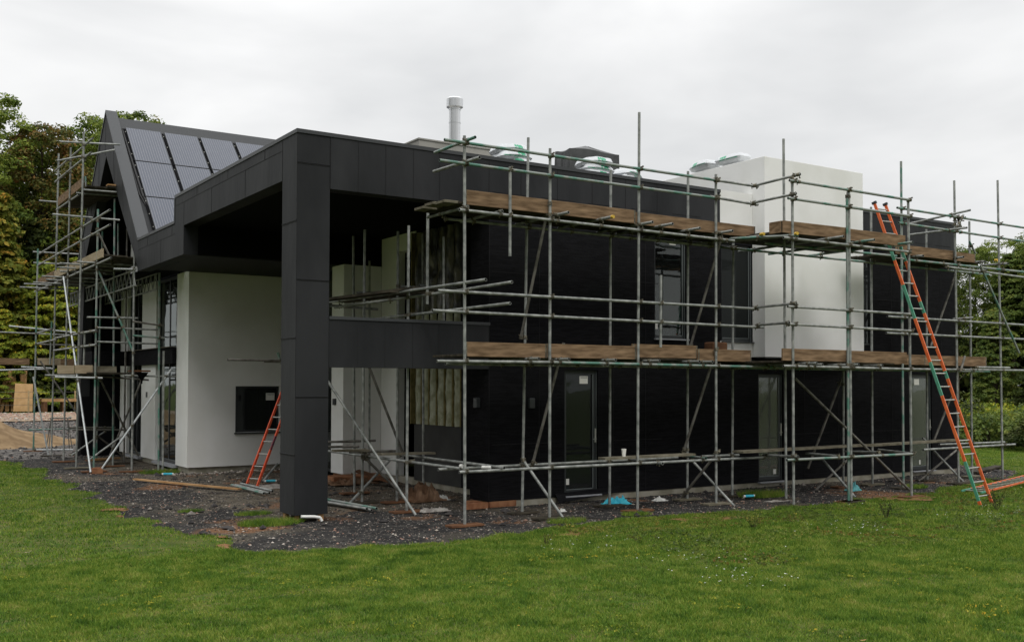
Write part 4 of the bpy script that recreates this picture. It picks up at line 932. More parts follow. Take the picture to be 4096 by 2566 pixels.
# base field to the horizon
b=MB(); b.add([(-700,-700,-.07),(900,-700,-.07),(900,900,-.07),(-700,900,-.07)],[(0,1,2,3)]); o=b.build('field','lawn_soil'); tag(o,'open grass field running out to the woods','ground',kind='structure')
o=sheet('lawn',-9.6,40,-14,14,.12,lawnz,['lawn_soil'],lambda x,y: mask(x,y)<.42); tag(o,'green lawn in front of the house','lawn',kind='structure')
inhouse=lambda x,y:(x>4.7)&(x<17)&(y>.3)
o=sheet('gravel_yard',-3.2,19.8,-4.3,17.2,.065,gravelz,['gravel'],lambda x,y:(mask(x,y)>-.12)&~inhouse(x,y)); tag(o,'dark gravel strip around the house','gravel',kind='structure')
me=o.data; co=np.zeros(len(me.vertices)*3,np.float32); me.vertices.foreach_get('co',co); co=co.reshape(-1,3); lv=np.zeros(len(me.polygons)*4,np.int32); me.loops.foreach_get('vertex_index',lv); c=co[lv.reshape(-1,4)].mean(1); cx,cy=c[:,0],c[:,1]
nz=(fbm(cx*1.2,cy*1.2,90,4)-.5)*2.4+(fbm(cx*6,cy*6,91,2)-.5)*.9; pk=np.minimum(np.minimum(cx+.1,cy-.75),4.9-cx)+nz*.55; pk2=np.minimum(np.minimum(cx+.3,cy-7.5),2-cx)+nz*.5
mi=((pk>0)|(pk2>0)).astype(np.int32); me.materials.append(M['packed_earth']); me.polygons.foreach_set('material_index',mi)
o=sheet('far_yard',-30,60,16.5,62,.8,lambda x,y:-.03+.05*fbm(x*.5,y*.5,5,3),['far_yard'],lambda x,y: sdist(x,y)>-.3); tag(o,'grey gravel yard beyond the gable','gravel',kind='structure')
o=sheet('pale_gravel',-20,40,44.5,62.5,.8,lambda x,y:.03+.08*fbm(x*.5,y*.5,6,3),['pale_gravel'],lambda x,y:(y>46.5+1.2*(fbm(x*.4,y*0,8,2)-.5)) ); tag(o,'pale stone track in front of the wood','gravel',kind='structure')
def earth_patch(x0,x1,y0,y1,th,sd): return sheet('bare_earth',x0,x1,y0,y1,.06,lambda x,y:lawnz(x,y)+.006+.022*fbm(x*4,y*4,sd,2)-.03*np.hypot((x-(x0+x1)/2)/((x1-x0)/2),(y-(y0+y1)/2)/((y1-y0)/2))**4,['bare_earth'],lambda x,y:(fbm(x*.9,y*2.2,sd+40,3)-.35*np.hypot((x-(x0+x1)/2)/((x1-x0)/2),(y-(y0+y1)/2)/((y1-y0)/2))**3>th)&(mask(x,y)<.1))
for q in ((1.8,8.5,-3.9,-2.5,.50,61),(6.5,14.5,-4.0,-2.3,.55,64),(-1.9,-1.2,-2.8,.5,.55,67),(-2.3,-1.3,.5,8,.6,70)):
    tag(earth_patch(*q),'worn brown bare earth along the lawn edge','soil',kind='structure')
# stones scattered on the gravel
def stones(name,n,box,smin,smax,seed,mats,fn,zf,p=None):
    r=np.random.default_rng(seed); x=r.uniform(box[0],box[1],n); y=r.uniform(box[2],box[3],n); k=fn(x,y); x=x[k];y=y[k]; n=len(x)
    base=np.array([(1,0,0),(-1,0,0),(0,1,0),(0,-1,0),(0,0,1),(0,0,-.6)],float); fc=np.array([(0,2,4),(2,1,4),(1,3,4),(3,0,4),(2,0,5),(1,2,5),(3,1,5),(0,3,5)])
    s_=smin+(smax-smin)*r.random(n)**3; V=base[None]*(1+.35*(r.random((n,6,3))-.5)); V=V*np.stack([s_*r.uniform(.7,1.4,n),s_*r.uniform(.7,1.2,n),s_*r.uniform(.4,.8,n)],-1)[:,None,:]
    a=r.uniform(0,6.28,n); c,sn=np.cos(a)[:,None],np.sin(a)[:,None]; V=np.stack([V[...,0]*c-V[...,1]*sn,V[...,0]*sn+V[...,1]*c,V[...,2]],-1)
    V+=np.stack([x,y,zf(x,y)+s_*.25],-1)[:,None,:]; F=fc[None]+6*np.arange(n)[:,None,None]
    mi=np.repeat(r.choice(len(mats),n,p=p),8); return npmesh(name,V.reshape(-1,3),F.reshape(-1,3),mats,mi=mi,smooth=False)
M['st1']=mat('stone_dark',(.028,.026,.026),(.06,.055,.052),9,.95); M['st2']=mat('stone_grey',(.16,.145,.125),(.24,.22,.20),9,.95); M['st3']=mat('stone_pale',(.38,.34,.28),(.48,.43,.38),9,.95); M['st4']=mat('stone_pink',(.26,.15,.11),(.36,.23,.18),9,.95)
o=stones('loose_stones',60000,(-2.6,19.5,-4.2,12),.006,.027,1,['st1','st2','st3','st4'],lambda x,y:(mask(x,y)>0.02)&~inhouse(x,y),gravelz,[.70,.17,.05,.08]); tag(o,'small loose stones and slag scattered over the dark gravel','stones',kind='stuff')
o=stones('gravel_clods',2600,(-2.6,19.5,-4.2,12),.02,.085,2,['st1','st2'],lambda x,y:(mask(x,y)>0.15)&~inhouse(x,y)&((fbm(x*.8,y*.8,77,3)>.55)|(y>-1.0)&(y<-.0)),gravelz,[.9,.1]); tag(o,'dark lumps and clods on the gravel','clods',kind='stuff')
o=stones('rubble_crumbs',1500,(-.5,3.5,8.7,10.9),.01,.06,3,['st3','st2'],lambda x,y:((y>9.15)&(x>.9)&(y<9.62))|((x>.55)&(x<1.05)&(y>9.3)),gravelz,[.6,.4]); tag(o,'pale mortar crumbs along the foot of the white wall','rubble',kind='stuff')
o=stones('yard_stones',14000,(-6,14,16,46),.015,.07,7,['st1','st2','st3','st4'],lambda x,y:(sdist(x,y)>0),lambda x,y:.0*x+.0,[.72,.22,.02,.04]); tag(o,'stones strewn over the grey yard beyond the gable','stones',kind='stuff')
o=stones('track_stones',4000,(-4,18,46,62),.03,.11,8,['st4','st2','st3'],lambda x,y:(y>46),lambda x,y:.06*x**0,[.55,.3,.15]); tag(o,'pale stones of the track in front of the wood','stones',kind='stuff')
# sand heap, yard things
def heap(name,lab,cat,x,y,sx,sy,h,m,sd):
    n=34; V=[];F=[]
    for j in range(n+1):
        for i in range(n+1):
            u=i/n*2-1;v=j/n*2-1; r=math.hypot(u,v)*(1+.35*mn.noise(Vector((u*1.7,v*1.7,sd+7)))); z=h*max(0,1-r*1.02)**1.15*(1+.25*mn.noise(Vector((u*3,v*3,sd))))+ (.05*mn.noise(Vector((u*9,v*9,sd))) if r<.9 else 0)
            V.append((x+u*sx,y+v*sy,z-.02))
    for j in range(n):
        for i in range(n): a=j*(n+1)+i; F.append((a,a+1,a+n+2,a+n+1))
    b=MB(); b.add(V,F,0,True); tag(b.build(name,m),lab,cat)
heap('sand_heap','heap of orange builders sand left of the gable scaffold','sand heap',-2.0,24.0,3.1,2.6,1.15,'sand',3)
heap('sand_heap','low spread of sand behind the gable scaffold','sand heap',.9,24.4,2.6,1.4,.16,'sand',5)
b=MB(); b.prism([(5.0,0),(6.3,0),(6.35,2.05),(5.15,2.1)],'y',68.3,68.36); b.build
o=b.build('board_sheet','osb'); tag(o,'large pale board sheet standing upright in front of the wood','board'); o.rotation_euler=(R(-8),0,0)
TS=empty('timber_stack',(5.3,69.5,0),'rough brown timbers propped in a stack behind the board sheet','timber')
for (x0,x1,t) in ((4.7,4.9,.0),(5.1,5.0,.0),(5.5,5.15,.1),(5.75,6.0,.0),(4.0,4.8,.0),(4.3,5.0,.0),(6.0,5.7,0)):
    b=MB(); b.beam((x0,69.2,0),(x1,69.9,3.15-random.random()*.4),.26,.08); b.build('timber','wood_new',TS)
TP=empty('timber_pallet',(8,66.5,0),'low red brown stack of timber on bearers at the track edge','pallet')
for i in range(3): b=MB(); b.box(6.6,9.4,66+.4*i,66.3+.4*i,.75,.95); b.build('plank','rust_wood' if i else 'wood_new',TP)
b=MB(); b.box(6.7,6.95,66,67.2,.0,.75); b.box(8.0,8.2,66,67.2,0,.75); b.box(9.0,9.2,66,67.2,0,.75); b.build('bearer','rust_wood',TP)
FN=empty('wire_fence',(8,66.0,0),'post and wire fence along the edge of the wood','fence')
for i in range(9): x=-3.5+i*3.1; b=MB(); b.tube((x,67.8-.35*i,0),(x,67.8-.35*i,1.55),.055,8); b.build('post','post',FN)
for z in (.5,1.0,1.45): b=MB(); b.tube((-3.5,67.8,z),(21.3,65.0,z),.012,6); b.build('wire','wire',FN)
# trestle
TR_=empty('trestle',(.1,20.6,0),'small dark steel trestle standing beyond the gable scaffold','trestle')
for s_ in (-.35,.35):
    for d in (-.25,.25): b=MB(); b.tube((.1+s_,20.6+d,0),(.1+s_*.7,20.6+d*.1,1.0),.016,6); b.build('leg','tubedark',TR_)
b=MB(); b.tube((-.2,20.6,1.0),(.45,20.6,1.0),.022,8); b.build('bar','tubedark',TR_)
# ------------------------------------------------------------------ vegetation
def leafmat(name,cols,transl=.35,rough=.6):
    m=bpy.data.materials.new(name); N,K=nodes(m); b=N['Principled BSDF']; out=N['Material Output']; b.inputs['Roughness'].default_value=rough; b.inputs['Specular IOR Level'].default_value=.2
    g=N.new('ShaderNodeNewGeometry'); oi=N.new('ShaderNodeObjectInfo'); tc=N.new('ShaderNodeTexCoord')
    n=N.new('ShaderNodeTexNoise'); n.inputs['Scale'].default_value=.55 if 'leaf' in name else 2.6; n.inputs['Detail'].default_value=3 if 'leaf' in name else 6; n.inputs['Roughness'].default_value=.5 if 'leaf' in name else .72; n.noise_dimensions='4D'; K.new(tc.outputs['Object'],n.inputs['Vector'])
    w=N.new('ShaderNodeMath'); w.operation='MULTIPLY'; K.new(oi.outputs['Random'],w.inputs[0]); w.inputs[1].default_value=9; K.new(w.outputs[0],n.inputs['W'])
    a=N.new('ShaderNodeMath'); a.operation='MULTIPLY'; K.new(g.outputs['Random Per Island'],a.inputs[0]); a.inputs[1].default_value=.45
    s_=N.new('ShaderNodeMath'); s_.operation='MULTIPLY_ADD'; K.new(n.outputs[0],s_.inputs[0]); s_.inputs[1].default_value=1.1 if 'leaf' in name else 1.9; K.new(a.outputs[0],s_.inputs[2])
    s2=N.new('ShaderNodeMath'); s2.operation='SUBTRACT'; K.new(s_.outputs[0],s2.inputs[0]); s2.inputs[1].default_value=.27 if 'leaf' in name else .68
    r=N.new('ShaderNodeValToRGB'); r.color_ramp.elements.remove(r.color_ramp.elements[1]); r.color_ramp.elements[0].position=cols[0][0]; r.color_ramp.elements[0].color=(*cols[0][1],1)
    for p,c in cols[1:]: e=r.color_ramp.elements.new(p); e.color=(*c,1)
    K.new(s2.outputs[0],r.inputs[0]); K.new(r.outputs[0],b.inputs['Base Color'])
    t=N.new('ShaderNodeBsdfTranslucent'); K.new(r.outputs[0],t.inputs[0]); mx=N.new('ShaderNodeMixShader'); mx.inputs[0].default_value=transl; K.new(b.outputs[0],mx.inputs[1]); K.new(t.outputs[0],mx.inputs[2]); K.new(mx.outputs[0],out.inputs[0])
    M[name]=m
leafmat('leaf_green',[(.2,(0.062,0.105,0.019)),(.45,(0.142,0.200,0.031)),(.7,(0.245,0.295,0.047)),(.95,(0.374,0.381,0.075))])
leafmat('leaf_mid',[(.2,(0.052,0.086,0.021)),(.5,(0.113,0.163,0.031)),(.8,(0.222,0.248,0.047)),(.95,(0.467,0.286,0.064))])
leafmat('leaf_red',[(.2,(0.056,0.077,0.019)),(.45,(0.113,0.119,0.026)),(.68,(0.214,0.137,0.035)),(.95,(0.337,0.137,0.052))])
leafmat('leaf_yellow',[(.2,(0.073,0.102,0.015)),(.5,(0.161,0.190,0.026)),(.72,(0.322,0.263,0.037)),(.95,(0.730,0.322,0.054))])
leafmat('leaf_lime',[(.2,(0.082,0.123,0.018)),(.5,(0.199,0.258,0.026)),(.8,(0.420,0.381,0.040)),(.97,(0.793,0.419,0.044))])
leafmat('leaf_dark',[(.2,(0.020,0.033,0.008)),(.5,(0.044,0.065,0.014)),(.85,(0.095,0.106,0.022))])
leafmat('grass_blade',[(.12,(.036,.088,.010)),(.36,(.086,.172,.017)),(.53,(.150,.238,.026)),(.72,(.245,.305,.048)),(.95,(.37,.33,.11))],.3)
leafmat('grass_clump',[(.2,(.075,.17,.017)),(.5,(.13,.23,.028)),(.75,(.21,.29,.045)),(.95,(.35,.32,.11))],.3)
def leaves(centres,radii,per,size,rg,flat=.6,squash=.8,aspect=.55,layered=False):
    """leaf cards on the shell of each clump; returns V,F"""
    n=len(centres)*per; c=np.repeat(centres,per,0); r=np.repeat(radii,per)
    d=rg.normal(size=(n,3)); d/=np.linalg.norm(d,axis=1)[:,None]; d[:,2]=np.where(d[:,2]<-.35,-d[:,2]*.5,d[:,2])
    rad=r*(.45+.62*rg.random(n)**.6); p=c+d*rad[:,None]*np.array([1,1,squash])
    nm=d+rg.normal(size=(n,3))*.55+np.array([0,0,.5]); nm/=np.linalg.norm(nm,axis=1)[:,None]
    t=np.cross(nm,rg.normal(size=(n,3))); t/=np.linalg.norm(t,axis=1)[:,None]+1e-9; b_=np.cross(nm,t)
    s_=size*rg.uniform(.6,1.4,n)[:,None]
    V=np.stack([p-t*s_*.5,p+b_*s_*aspect*.5,p+t*s_*.5-nm*s_*.12,p-b_*s_*aspect*.5],1); F=np.arange(n*4).reshape(n,4); return V.reshape(-1,3),F
def tree(name,x,y,h,kind,seed,leaf,label,cat='tree',group=None,wide=1.0):
    rg=np.random.default_rng(seed); rr=random.Random(seed); root=empty(name,(x,y,0),label,cat,group)
    tb=MB(); lean=Vector((rr.uniform(-.04,.04),rr.uniform(-.04,.04),0))*h
    pts=[Vector((0,0,-.2)),Vector((0,0,h*.3))+lean*.2,Vector((0,0,h*.6))+lean*.6,Vector((0,0,h*.93))+lean]; rad=[h*.016,h*.012,h*.007,h*.002]
    for i in range(3): tb.tube(pts[i],pts[i+1],rad[i],9,0,None,rad[i+1],cap=False)
    C_=[];Rr=[]
    def envelope(t):  # crown radius as a fraction of height
        if kind=='round': return .21*wide*math.sin(math.pi*min(1,(t-.12)/.9))**.55 if t>.13 else .08
        if kind=='column': return .14*wide*math.sin(math.pi*min(1,(t-.05)/.97))**.5 if t>.06 else .05
        if kind=='layer': return wide*(.34*(1.02-t)**.75)
        return .2
    n={'round':140,'column':125,'layer':110}[kind]
    for i in range(n):
        t=(.16 if kind!='layer' else .06)+(.82 if kind!='layer' else .9)*((i+.5)/n)**(.85); a=i*2.399+rr.uniform(-.5,.5); e=envelope(t)*h; q=e*(.35+.65*rr.random()**.5)
        c=Vector((math.cos(a)*q,math.sin(a)*q,t*h))+lean*t
        if kind=='layer': c.z-=q*.22
        C_.append(c); Rr.append(h*(.062 if kind!='layer' else .075)*rr.uniform(.65,1.3)*(1.15-.5*t))
        s0=Vector((0,0,max(.1*h,(t-.16)*h)))+lean*max(0,t-.16); 
        if i%2==0:
            md=(s0+c)/2+Vector((0,0,h*.015)); tb.tube(s0,md,h*.0035*(1.3-t),6,0,None,h*.0026*(1.3-t),cap=False); tb.tube(md,c,h*.0026*(1.3-t),6,0,None,h*.001,cap=False)
    o=tb.build('trunk','bark',root,origin=(0,0,0)); o.location=(0,0,0)
    sz={'round':.27,'column':.26,'layer':.25}[kind]*(h/24 if kind!='layer' else max(.55,h/10))
    V,F=leaves(np.array([list(c) for c in C_]),np.array(Rr),220 if kind!='layer' else 210,sz,rg,squash=.8 if kind!='layer' else .38)
    # twiggy tips above the crown
    o=npmesh('crown',V,F,[leaf]); o.parent=root; o.location=(0,0,0); return root
def again(root,x,y,sc,rz,label,leaf=None):
    c=root.copy(); COL.objects.link(c); c.location=(x,y,0); c.rotation_euler=(0,0,rz); c.scale=(sc,sc,sc); c['label']=label
    for ch in list(root.children):
        k=ch.copy(); COL.objects.link(k); k.parent=c
        if leaf and ch.name.startswith('crown'): k.material_slots[0].link='OBJECT'; k.material_slots[0].material=M[leaf]
    return c
GW='trees of the wood behind the gable'; GR='trees of the wood on the right'; GB='trees behind the viewer'
t1=tree('broadleaf_tree',3.8,80.0,26.0,'round',101,'leaf_green','tallest green tree at the left edge of the wood',group=GW,wide=1.15)
t2=tree('broadleaf_tree',8.9,78.5,23.8,'round',102,'leaf_red','reddish brown autumn tree between two green crowns',group=GW,wide=.95)
t3=tree('broadleaf_tree',12.5,79,25.4,'column',103,'leaf_green','bright green tree directly left of the gable apex',group=GW,wide=1.35)
again(t3,6.6,82,.86,1.2,'green tree just right of the tallest tree',leaf='leaf_mid')
again(t1,10.4,88,.95,2.2,'darker green tree deep behind the reddish tree',leaf='leaf_mid')
again(t2,16.2,84,1.10,4.0,'green tree half hidden behind the gable apex',leaf='leaf_green')
again(t1,-3.5,80,1.0,.7,'large tree mostly beyond the left picture edge',leaf='leaf_green')
again(t3,19.2,89.5,1.13,2.8,'slim tree whose tip shows above the roof ridge',leaf='leaf_mid')
again(t2,23.8,94,1.19,1.5,'farthest tree tip over the middle of the ridge',leaf='leaf_mid')
for i,(x,y,s_) in enumerate(((1.0,93,.85),(8.5,98,.9),(15,98,.9),(21,100,.95),(4.5,94,.8),(-3,90,.8))): again((t1,t2,t3)[i%3],x,y,s_,i*1.3,('dark tree deep in the wood behind the tallest tree','dark tree deep in the wood behind the reddish tree','dark tree deep in the wood behind the gable','dark tree farthest right in the wood behind the ridge','short dark tree behind the yellow tree','dark tree at the left margin deep in the wood')[i],leaf='leaf_mid')
l1=tree('chestnut_tree',3.6,72.9,17.5,'layer',111,'leaf_yellow','yellow orange chestnut at the left picture edge',group=GW,wide=.62)
l2=tree('chestnut_tree',7.6,71.8,12.0,'layer',112,'leaf_lime','lime green low tree behind the gable scaffold',group=GW,wide=.9)
again(l2,10.6,73,1.05,2.0,'low green tree nearest the gable behind the scaffold poles',leaf='leaf_lime')
again(l2,4.4,70.6,.66,3.1,'small lime tree right behind the board sheet',leaf='leaf_lime')
again(l2,13.6,74,1.15,4.1,'mid height tree beside the gable leg',leaf='leaf_mid')
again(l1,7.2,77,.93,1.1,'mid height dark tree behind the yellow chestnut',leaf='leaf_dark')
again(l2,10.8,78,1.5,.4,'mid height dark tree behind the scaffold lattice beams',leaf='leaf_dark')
again(l1,-.5,73,.8,5.0,'low green tree at the far left margin',leaf='leaf_lime')
r1_=tree('broadleaf_tree',69.9,35.1,13.3,'round',121,'leaf_mid','olive green tree just right of the house corner',group=GR,wide=1.35)
r2_=tree('larch_tree',69.6,29.7,12.6,'layer',122,'leaf_mid','layered yellow green tree at the right picture edge',group=GR,wide=.75)
again(r1_,74,36.0,1.02,2.0,'second olive tree of the right wood behind the first',leaf='leaf_mid')
again(r1_,71.8,31.6,1.03,4.0,'tall olive tree at the right picture edge',leaf='leaf_green')
again(r1_,72.4,27.2,1.12,5.0,'tallest olive tree past the right picture edge',leaf='leaf_mid')
again(r2_,62.0,26.5,.60,1.5,'low layered tree in front of the right wood, near the house corner',leaf='leaf_mid')
again(r2_,61.8,22.6,.62,3.3,'low layered tree between the last two right scaffold poles',leaf='leaf_dark')
again(r1_,75.2,41.6,.95,3.0,'farthest olive tree hidden behind the house corner',leaf='leaf_mid')
again(r1_,80,34,1.0,5.2,'dark tree deep inside the right wood',leaf='leaf_dark'); again(r1_,77,29,1.0,.9,'dark tree deep in the right wood at the picture edge',leaf='leaf_dark')
for i in range(13):
    a=R(-100-i*13.5); q=34+3*(i%3); again((t1,t2,t3)[i%3],-5.96+q*math.cos(a+R(20)),-15.2+q*math.sin(a+R(20)),.72+.06*(i%4),i*.9,'tree number %s of the row behind the viewer, seen only as a reflection'%('one two three four five six seven eight nine ten eleven twelve thirteen'.split()[i]),leaf='leaf_dark')['group']=GB
for i in range(7):
    x=64.6+i*.8+random.uniform(-.3,.3); y=34.5-i*1.25; b=MB(); b.tube((x,y,-.1),(x+random.uniform(-.15,.15),y,5.5),.11,7,0,None,.06)
    b.tube((x,y,2.5),(x+.9,y-.2,3.2),.03,5,0,None,.012); b.tube((x,y,3.1),(x-.8,y+.2,3.7),.03,5,0,None,.012); tag(b.build('bare_trunk','bark'),'slender bare trunk standing along the front of the right wood','trunk','bare trunks along the right wood')
def mass(name,lab,line,h,dep,n,size,leaf,seed,cat):
    """irregular bank of leaves along a line"""
    rg=np.random.default_rng(seed); P=np.array(line,float); t=rg.random(n)*(len(P)-1); i=np.minimum(t.astype(int),len(P)-2); f=(t-i)[:,None]; c=P[i]*(1-f)+P[i+1]*f
    hh=h*(.45+.9*fbm(t*3.1+seed,t*0+seed,seed,3)); u=rg.random(n)**.7; z=hh*u; off=rg.normal(size=n)*dep*(1.1-u*.6); d=P[-1]-P[0]; d=d/np.linalg.norm(d); q=np.stack([c[:,0]-d[1]*off,c[:,1]+d[0]*off,z],1)
    q+=rg.normal(size=q.shape)*.12
    V,F=leaves(q,np.full(n,size*1.1),5,size,rg); return tag(npmesh(name,V,F,[leaf]),lab,cat,kind='stuff')
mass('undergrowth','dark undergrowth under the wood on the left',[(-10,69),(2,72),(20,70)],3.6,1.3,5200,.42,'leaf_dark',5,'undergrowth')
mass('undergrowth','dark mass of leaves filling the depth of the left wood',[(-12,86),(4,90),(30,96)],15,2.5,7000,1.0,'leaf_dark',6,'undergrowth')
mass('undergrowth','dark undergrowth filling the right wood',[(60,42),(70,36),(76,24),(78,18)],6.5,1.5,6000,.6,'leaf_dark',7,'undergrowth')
mass('tall_weeds','pale dry grasses and weeds in front of the right wood',[(30,13),(38,11),(44,6)],1.0,1.2,3800,.14,'leaf_lime',8,'weeds')
def bush(x,y,s_,seed,leaf,lab):
    rg=np.random.default_rng(seed); k=26; a=rg.uniform(0,6.28,k); r=rg.random(k)**.5; c=np.stack([np.cos(a)*r*s_*1.1,np.sin(a)*r*s_*.8,.15+s_*.75*(1-r*r)*rg.uniform(.5,1,k)],1)
    V,F=leaves(c,np.full(k,s_*.28),120,.13,rg); root=empty('bush',(x,y,0),lab,'bush','bushes on the bank beyond the lawn'); o=npmesh('foliage',V,F,[leaf]); o.parent=root
    b=MB()
    for i in range(7): b.tube((0,0,-.05),tuple(c[i]),.015,5,0,None,.005,cap=False)
    o=b.build('stem','bark',root,origin=(0,0,0)); o.location=(0,0,0)
for i,(x,y,s_,lf,lb) in enumerate(((26.2,6.6,1.35,'leaf_dark','dark bush nearest the far house corner on the right bank'),(27.5,5.6,1.55,'leaf_mid','round bush behind the last visible scaffold standard'),(28.6,4.5,1.5,'leaf_mid','broad leafy bush at the right picture edge'),(29.2,7.6,1.6,'leaf_dark','tall dark bush at the back of the right bank'),(31.0,5.6,1.7,'leaf_mid','high green bush behind the broad leafy one'),(26.9,3.6,1.0,'leaf_dark','low dark bush beyond the right picture edge'),(25.6,8.2,1.2,'leaf_mid','bush hidden partly behind the far house corner'))): bush(x,y,s_,200+i,lf,lb)
# grass blades on the lawn, denser near the camera
def blades(n,box,hmin,hmax,w,seed,name,lab,extra=None):
    r=np.random.default_rng(seed); x=r.uniform(box[0],box[1],n); y=r.uniform(box[2],box[3],n)
    dx=x+5.96; dy=y+15.19; fw=dx*.549+dy*.8355; rt=dx*.8358-dy*.549; k=(mask(x,y)<.12)&(np.abs(rt)<fw*.53+.5)&(fw>7.6)
    dens=.55+1.2*(fbm(x*1.5,y*1.5,88,3)-.25); bald=fbm(x*1.1+7,y*1.9,51,4)>.69; k&=(r.random(n)<dens)&~(bald&(r.random(n)<.6))
    if extra is not None: k&=extra(x,y,fw,r.random(n))
    x=x[k];y=y[k];n=len(x); lush=fbm(x*1.5,y*1.5,88,3); h=(hmin+(hmax-hmin)*r.random(n)**1.5)*(.45+1.1*lush); a=r.uniform(0,6.28,n); be=r.normal(size=(n,2))*.55
    z=lawnz(x,y); px=np.cos(a)*w;py=np.sin(a)*w; tx=x+be[:,0]*h;ty=y+be[:,1]*h
    V=np.stack([np.stack([x-px,y-py,z-.004],1),np.stack([x+px,y+py,z-.004],1),np.stack([tx,ty,z+h],1)],1); F=np.arange(n*3).reshape(n,3)
    return tag(npmesh(name,V.reshape(-1,3),F,['grass_blade']),lab,'grass',kind='stuff')
blades(1250000,(-8,9,-11.2,-2),.014,.042,.0050,1,'grass','short green grass of the near lawn')
blades(650000,(2,30,-9,9),.02,.055,.009,2,'grass','green grass of the lawn towards the far corner',lambda x,y,f,q:f>13)
blades(200000,(-8,-1,-9,18),.015,.045,.009,4,'grass','green grass of the lawn left of the gravel',lambda x,y,f,q:f>12)
blades(90000,(-2.5,19,-4,-2),.03,.08,.005,5,'grass_tufts','longer grass tufts along the edge of the gravel',lambda x,y,f,q:(mask(x,y)>-.45)&(fbm(x*3,y*3,15,2)>.58))
def clumps(nc,per,box,seed,name,lab):
    r=np.random.default_rng(seed); cx=r.uniform(box[0],box[1],nc); cy=r.uniform(box[2],box[3],nc); k=(mask(cx,cy)<.05)&(fbm(cx*1.3,cy*1.3,44,3)>.47); cx=cx[k];cy=cy[k]; nc=len(cx); R_=r.uniform(.03,.10,nc); H_=r.uniform(.03,.065,nc)
    i=np.repeat(np.arange(nc),per); n=len(i); a=r.uniform(0,6.28,n); q=R_[i]*r.random(n)**.5; x=cx[i]+np.cos(a)*q;y=cy[i]+np.sin(a)*q; h=H_[i]*(.5+.5*r.random(n)); t=r.uniform(0,6.28,n); w=.0045; z=lawnz(x,y); out=.5
    tx=x+np.cos(a)*h*out+r.normal(size=n)*h*.3; ty=y+np.sin(a)*h*out+r.normal(size=n)*h*.3
    V=np.stack([np.stack([x-np.cos(t)*w,y-np.sin(t)*w,z],1),np.stack([x+np.cos(t)*w,y+np.sin(t)*w,z],1),np.stack([tx,ty,z+h],1)],1); return tag(npmesh(name,V.reshape(-1,3),np.arange(n*3).reshape(n,3),['grass_clump']),lab,'grass',kind='stuff')
clumps(7000,42,(-8,20,-11,-1.5),71,'grass_clumps','lighter tussocks of grass dotted over the lawn')
def ground_leaves(n,box,seed,m,size,lab,th):
    r=np.random.default_rng(seed); x=r.uniform(box[0],box[1],n); y=r.uniform(box[2],box[3],n); k=(mask(x,y)<.0)&(fbm(x*1.6,y*1.6,seed,3)>th); x=x[k];y=y[k]; c=np.stack([x,y,lawnz(x,y)+.025],1); V,F=leaves(c,np.full(len(x),.035),7,size,r,squash=.5); return tag(npmesh('ground_weeds',V,F,[m]),lab,'weeds',kind='stuff')
ground_leaves(9000,(3,22,-6.6,-2.2),81,'leaf_mid',.035,'low broad leaved weeds in the rough grass near the house',.52)
ground_leaves(5000,(3,22,-6.6,-2.2),83,'leaf_red',.03,'reddish dead weeds in the rough grass near the house',.60)
ground_leaves(5000,(-8,8,-11,-2.5),85,'leaf_lime',.022,'clover leaves in the near lawn',.60)
def tuft(x,y,rad,n,h,seed,lab):
    r=np.random.default_rng(seed); a=r.uniform(0,6.28,n); q=rad*r.random(n)**.6; X=x+np.cos(a)*q*1.6;Y=y+np.sin(a)*q; hh=h*(.4+.6*r.random(n)); be=r.normal(size=(n,2))*.5; t=r.uniform(0,6.28,n); w=.004
    Z=np.full(n,0.0); V=np.stack([np.stack([X-np.cos(t)*w,Y-np.sin(t)*w,Z],1),np.stack([X+np.cos(t)*w,Y+np.sin(t)*w,Z],1),np.stack([X+be[:,0]*hh,Y+be[:,1]*hh,Z+hh],1)],1)
    tag(npmesh('grass_tuft',V.reshape(-1,3),np.arange(n*3).reshape(n,3),['grass_blade'],origin=(x,y,0)),lab,'grass tuft')
tuft(-.35,.05,.32,2600,.10,1,'bright grass tuft beside the foot of the corner pillar'); tuft(-.2,1.3,.2,900,.07,2,'small grass tuft left of the pillar'); tuft(-.95,2.2,.14,500,.06,3,'small grass tuft on the gravel near the lawn edge'); tuft(9.0,-1.2,.35,1800,.14,4,'darker grass tuft on gravel below the middle door'); tuft(3.6,-2.2,.22,900,.08,5,'grass tuft in front of the second front standard'); tuft(12.9,-1.8,.2,800,.10,6,'grass tuft near the foot of the tall ladder'); tuft(.55,10.0,.3,900,.12,7,'weedy tuft at the white pier foot'); tuft(5.1,-2.1,.18,700,.07,8,'grass tuft in front of the first door')
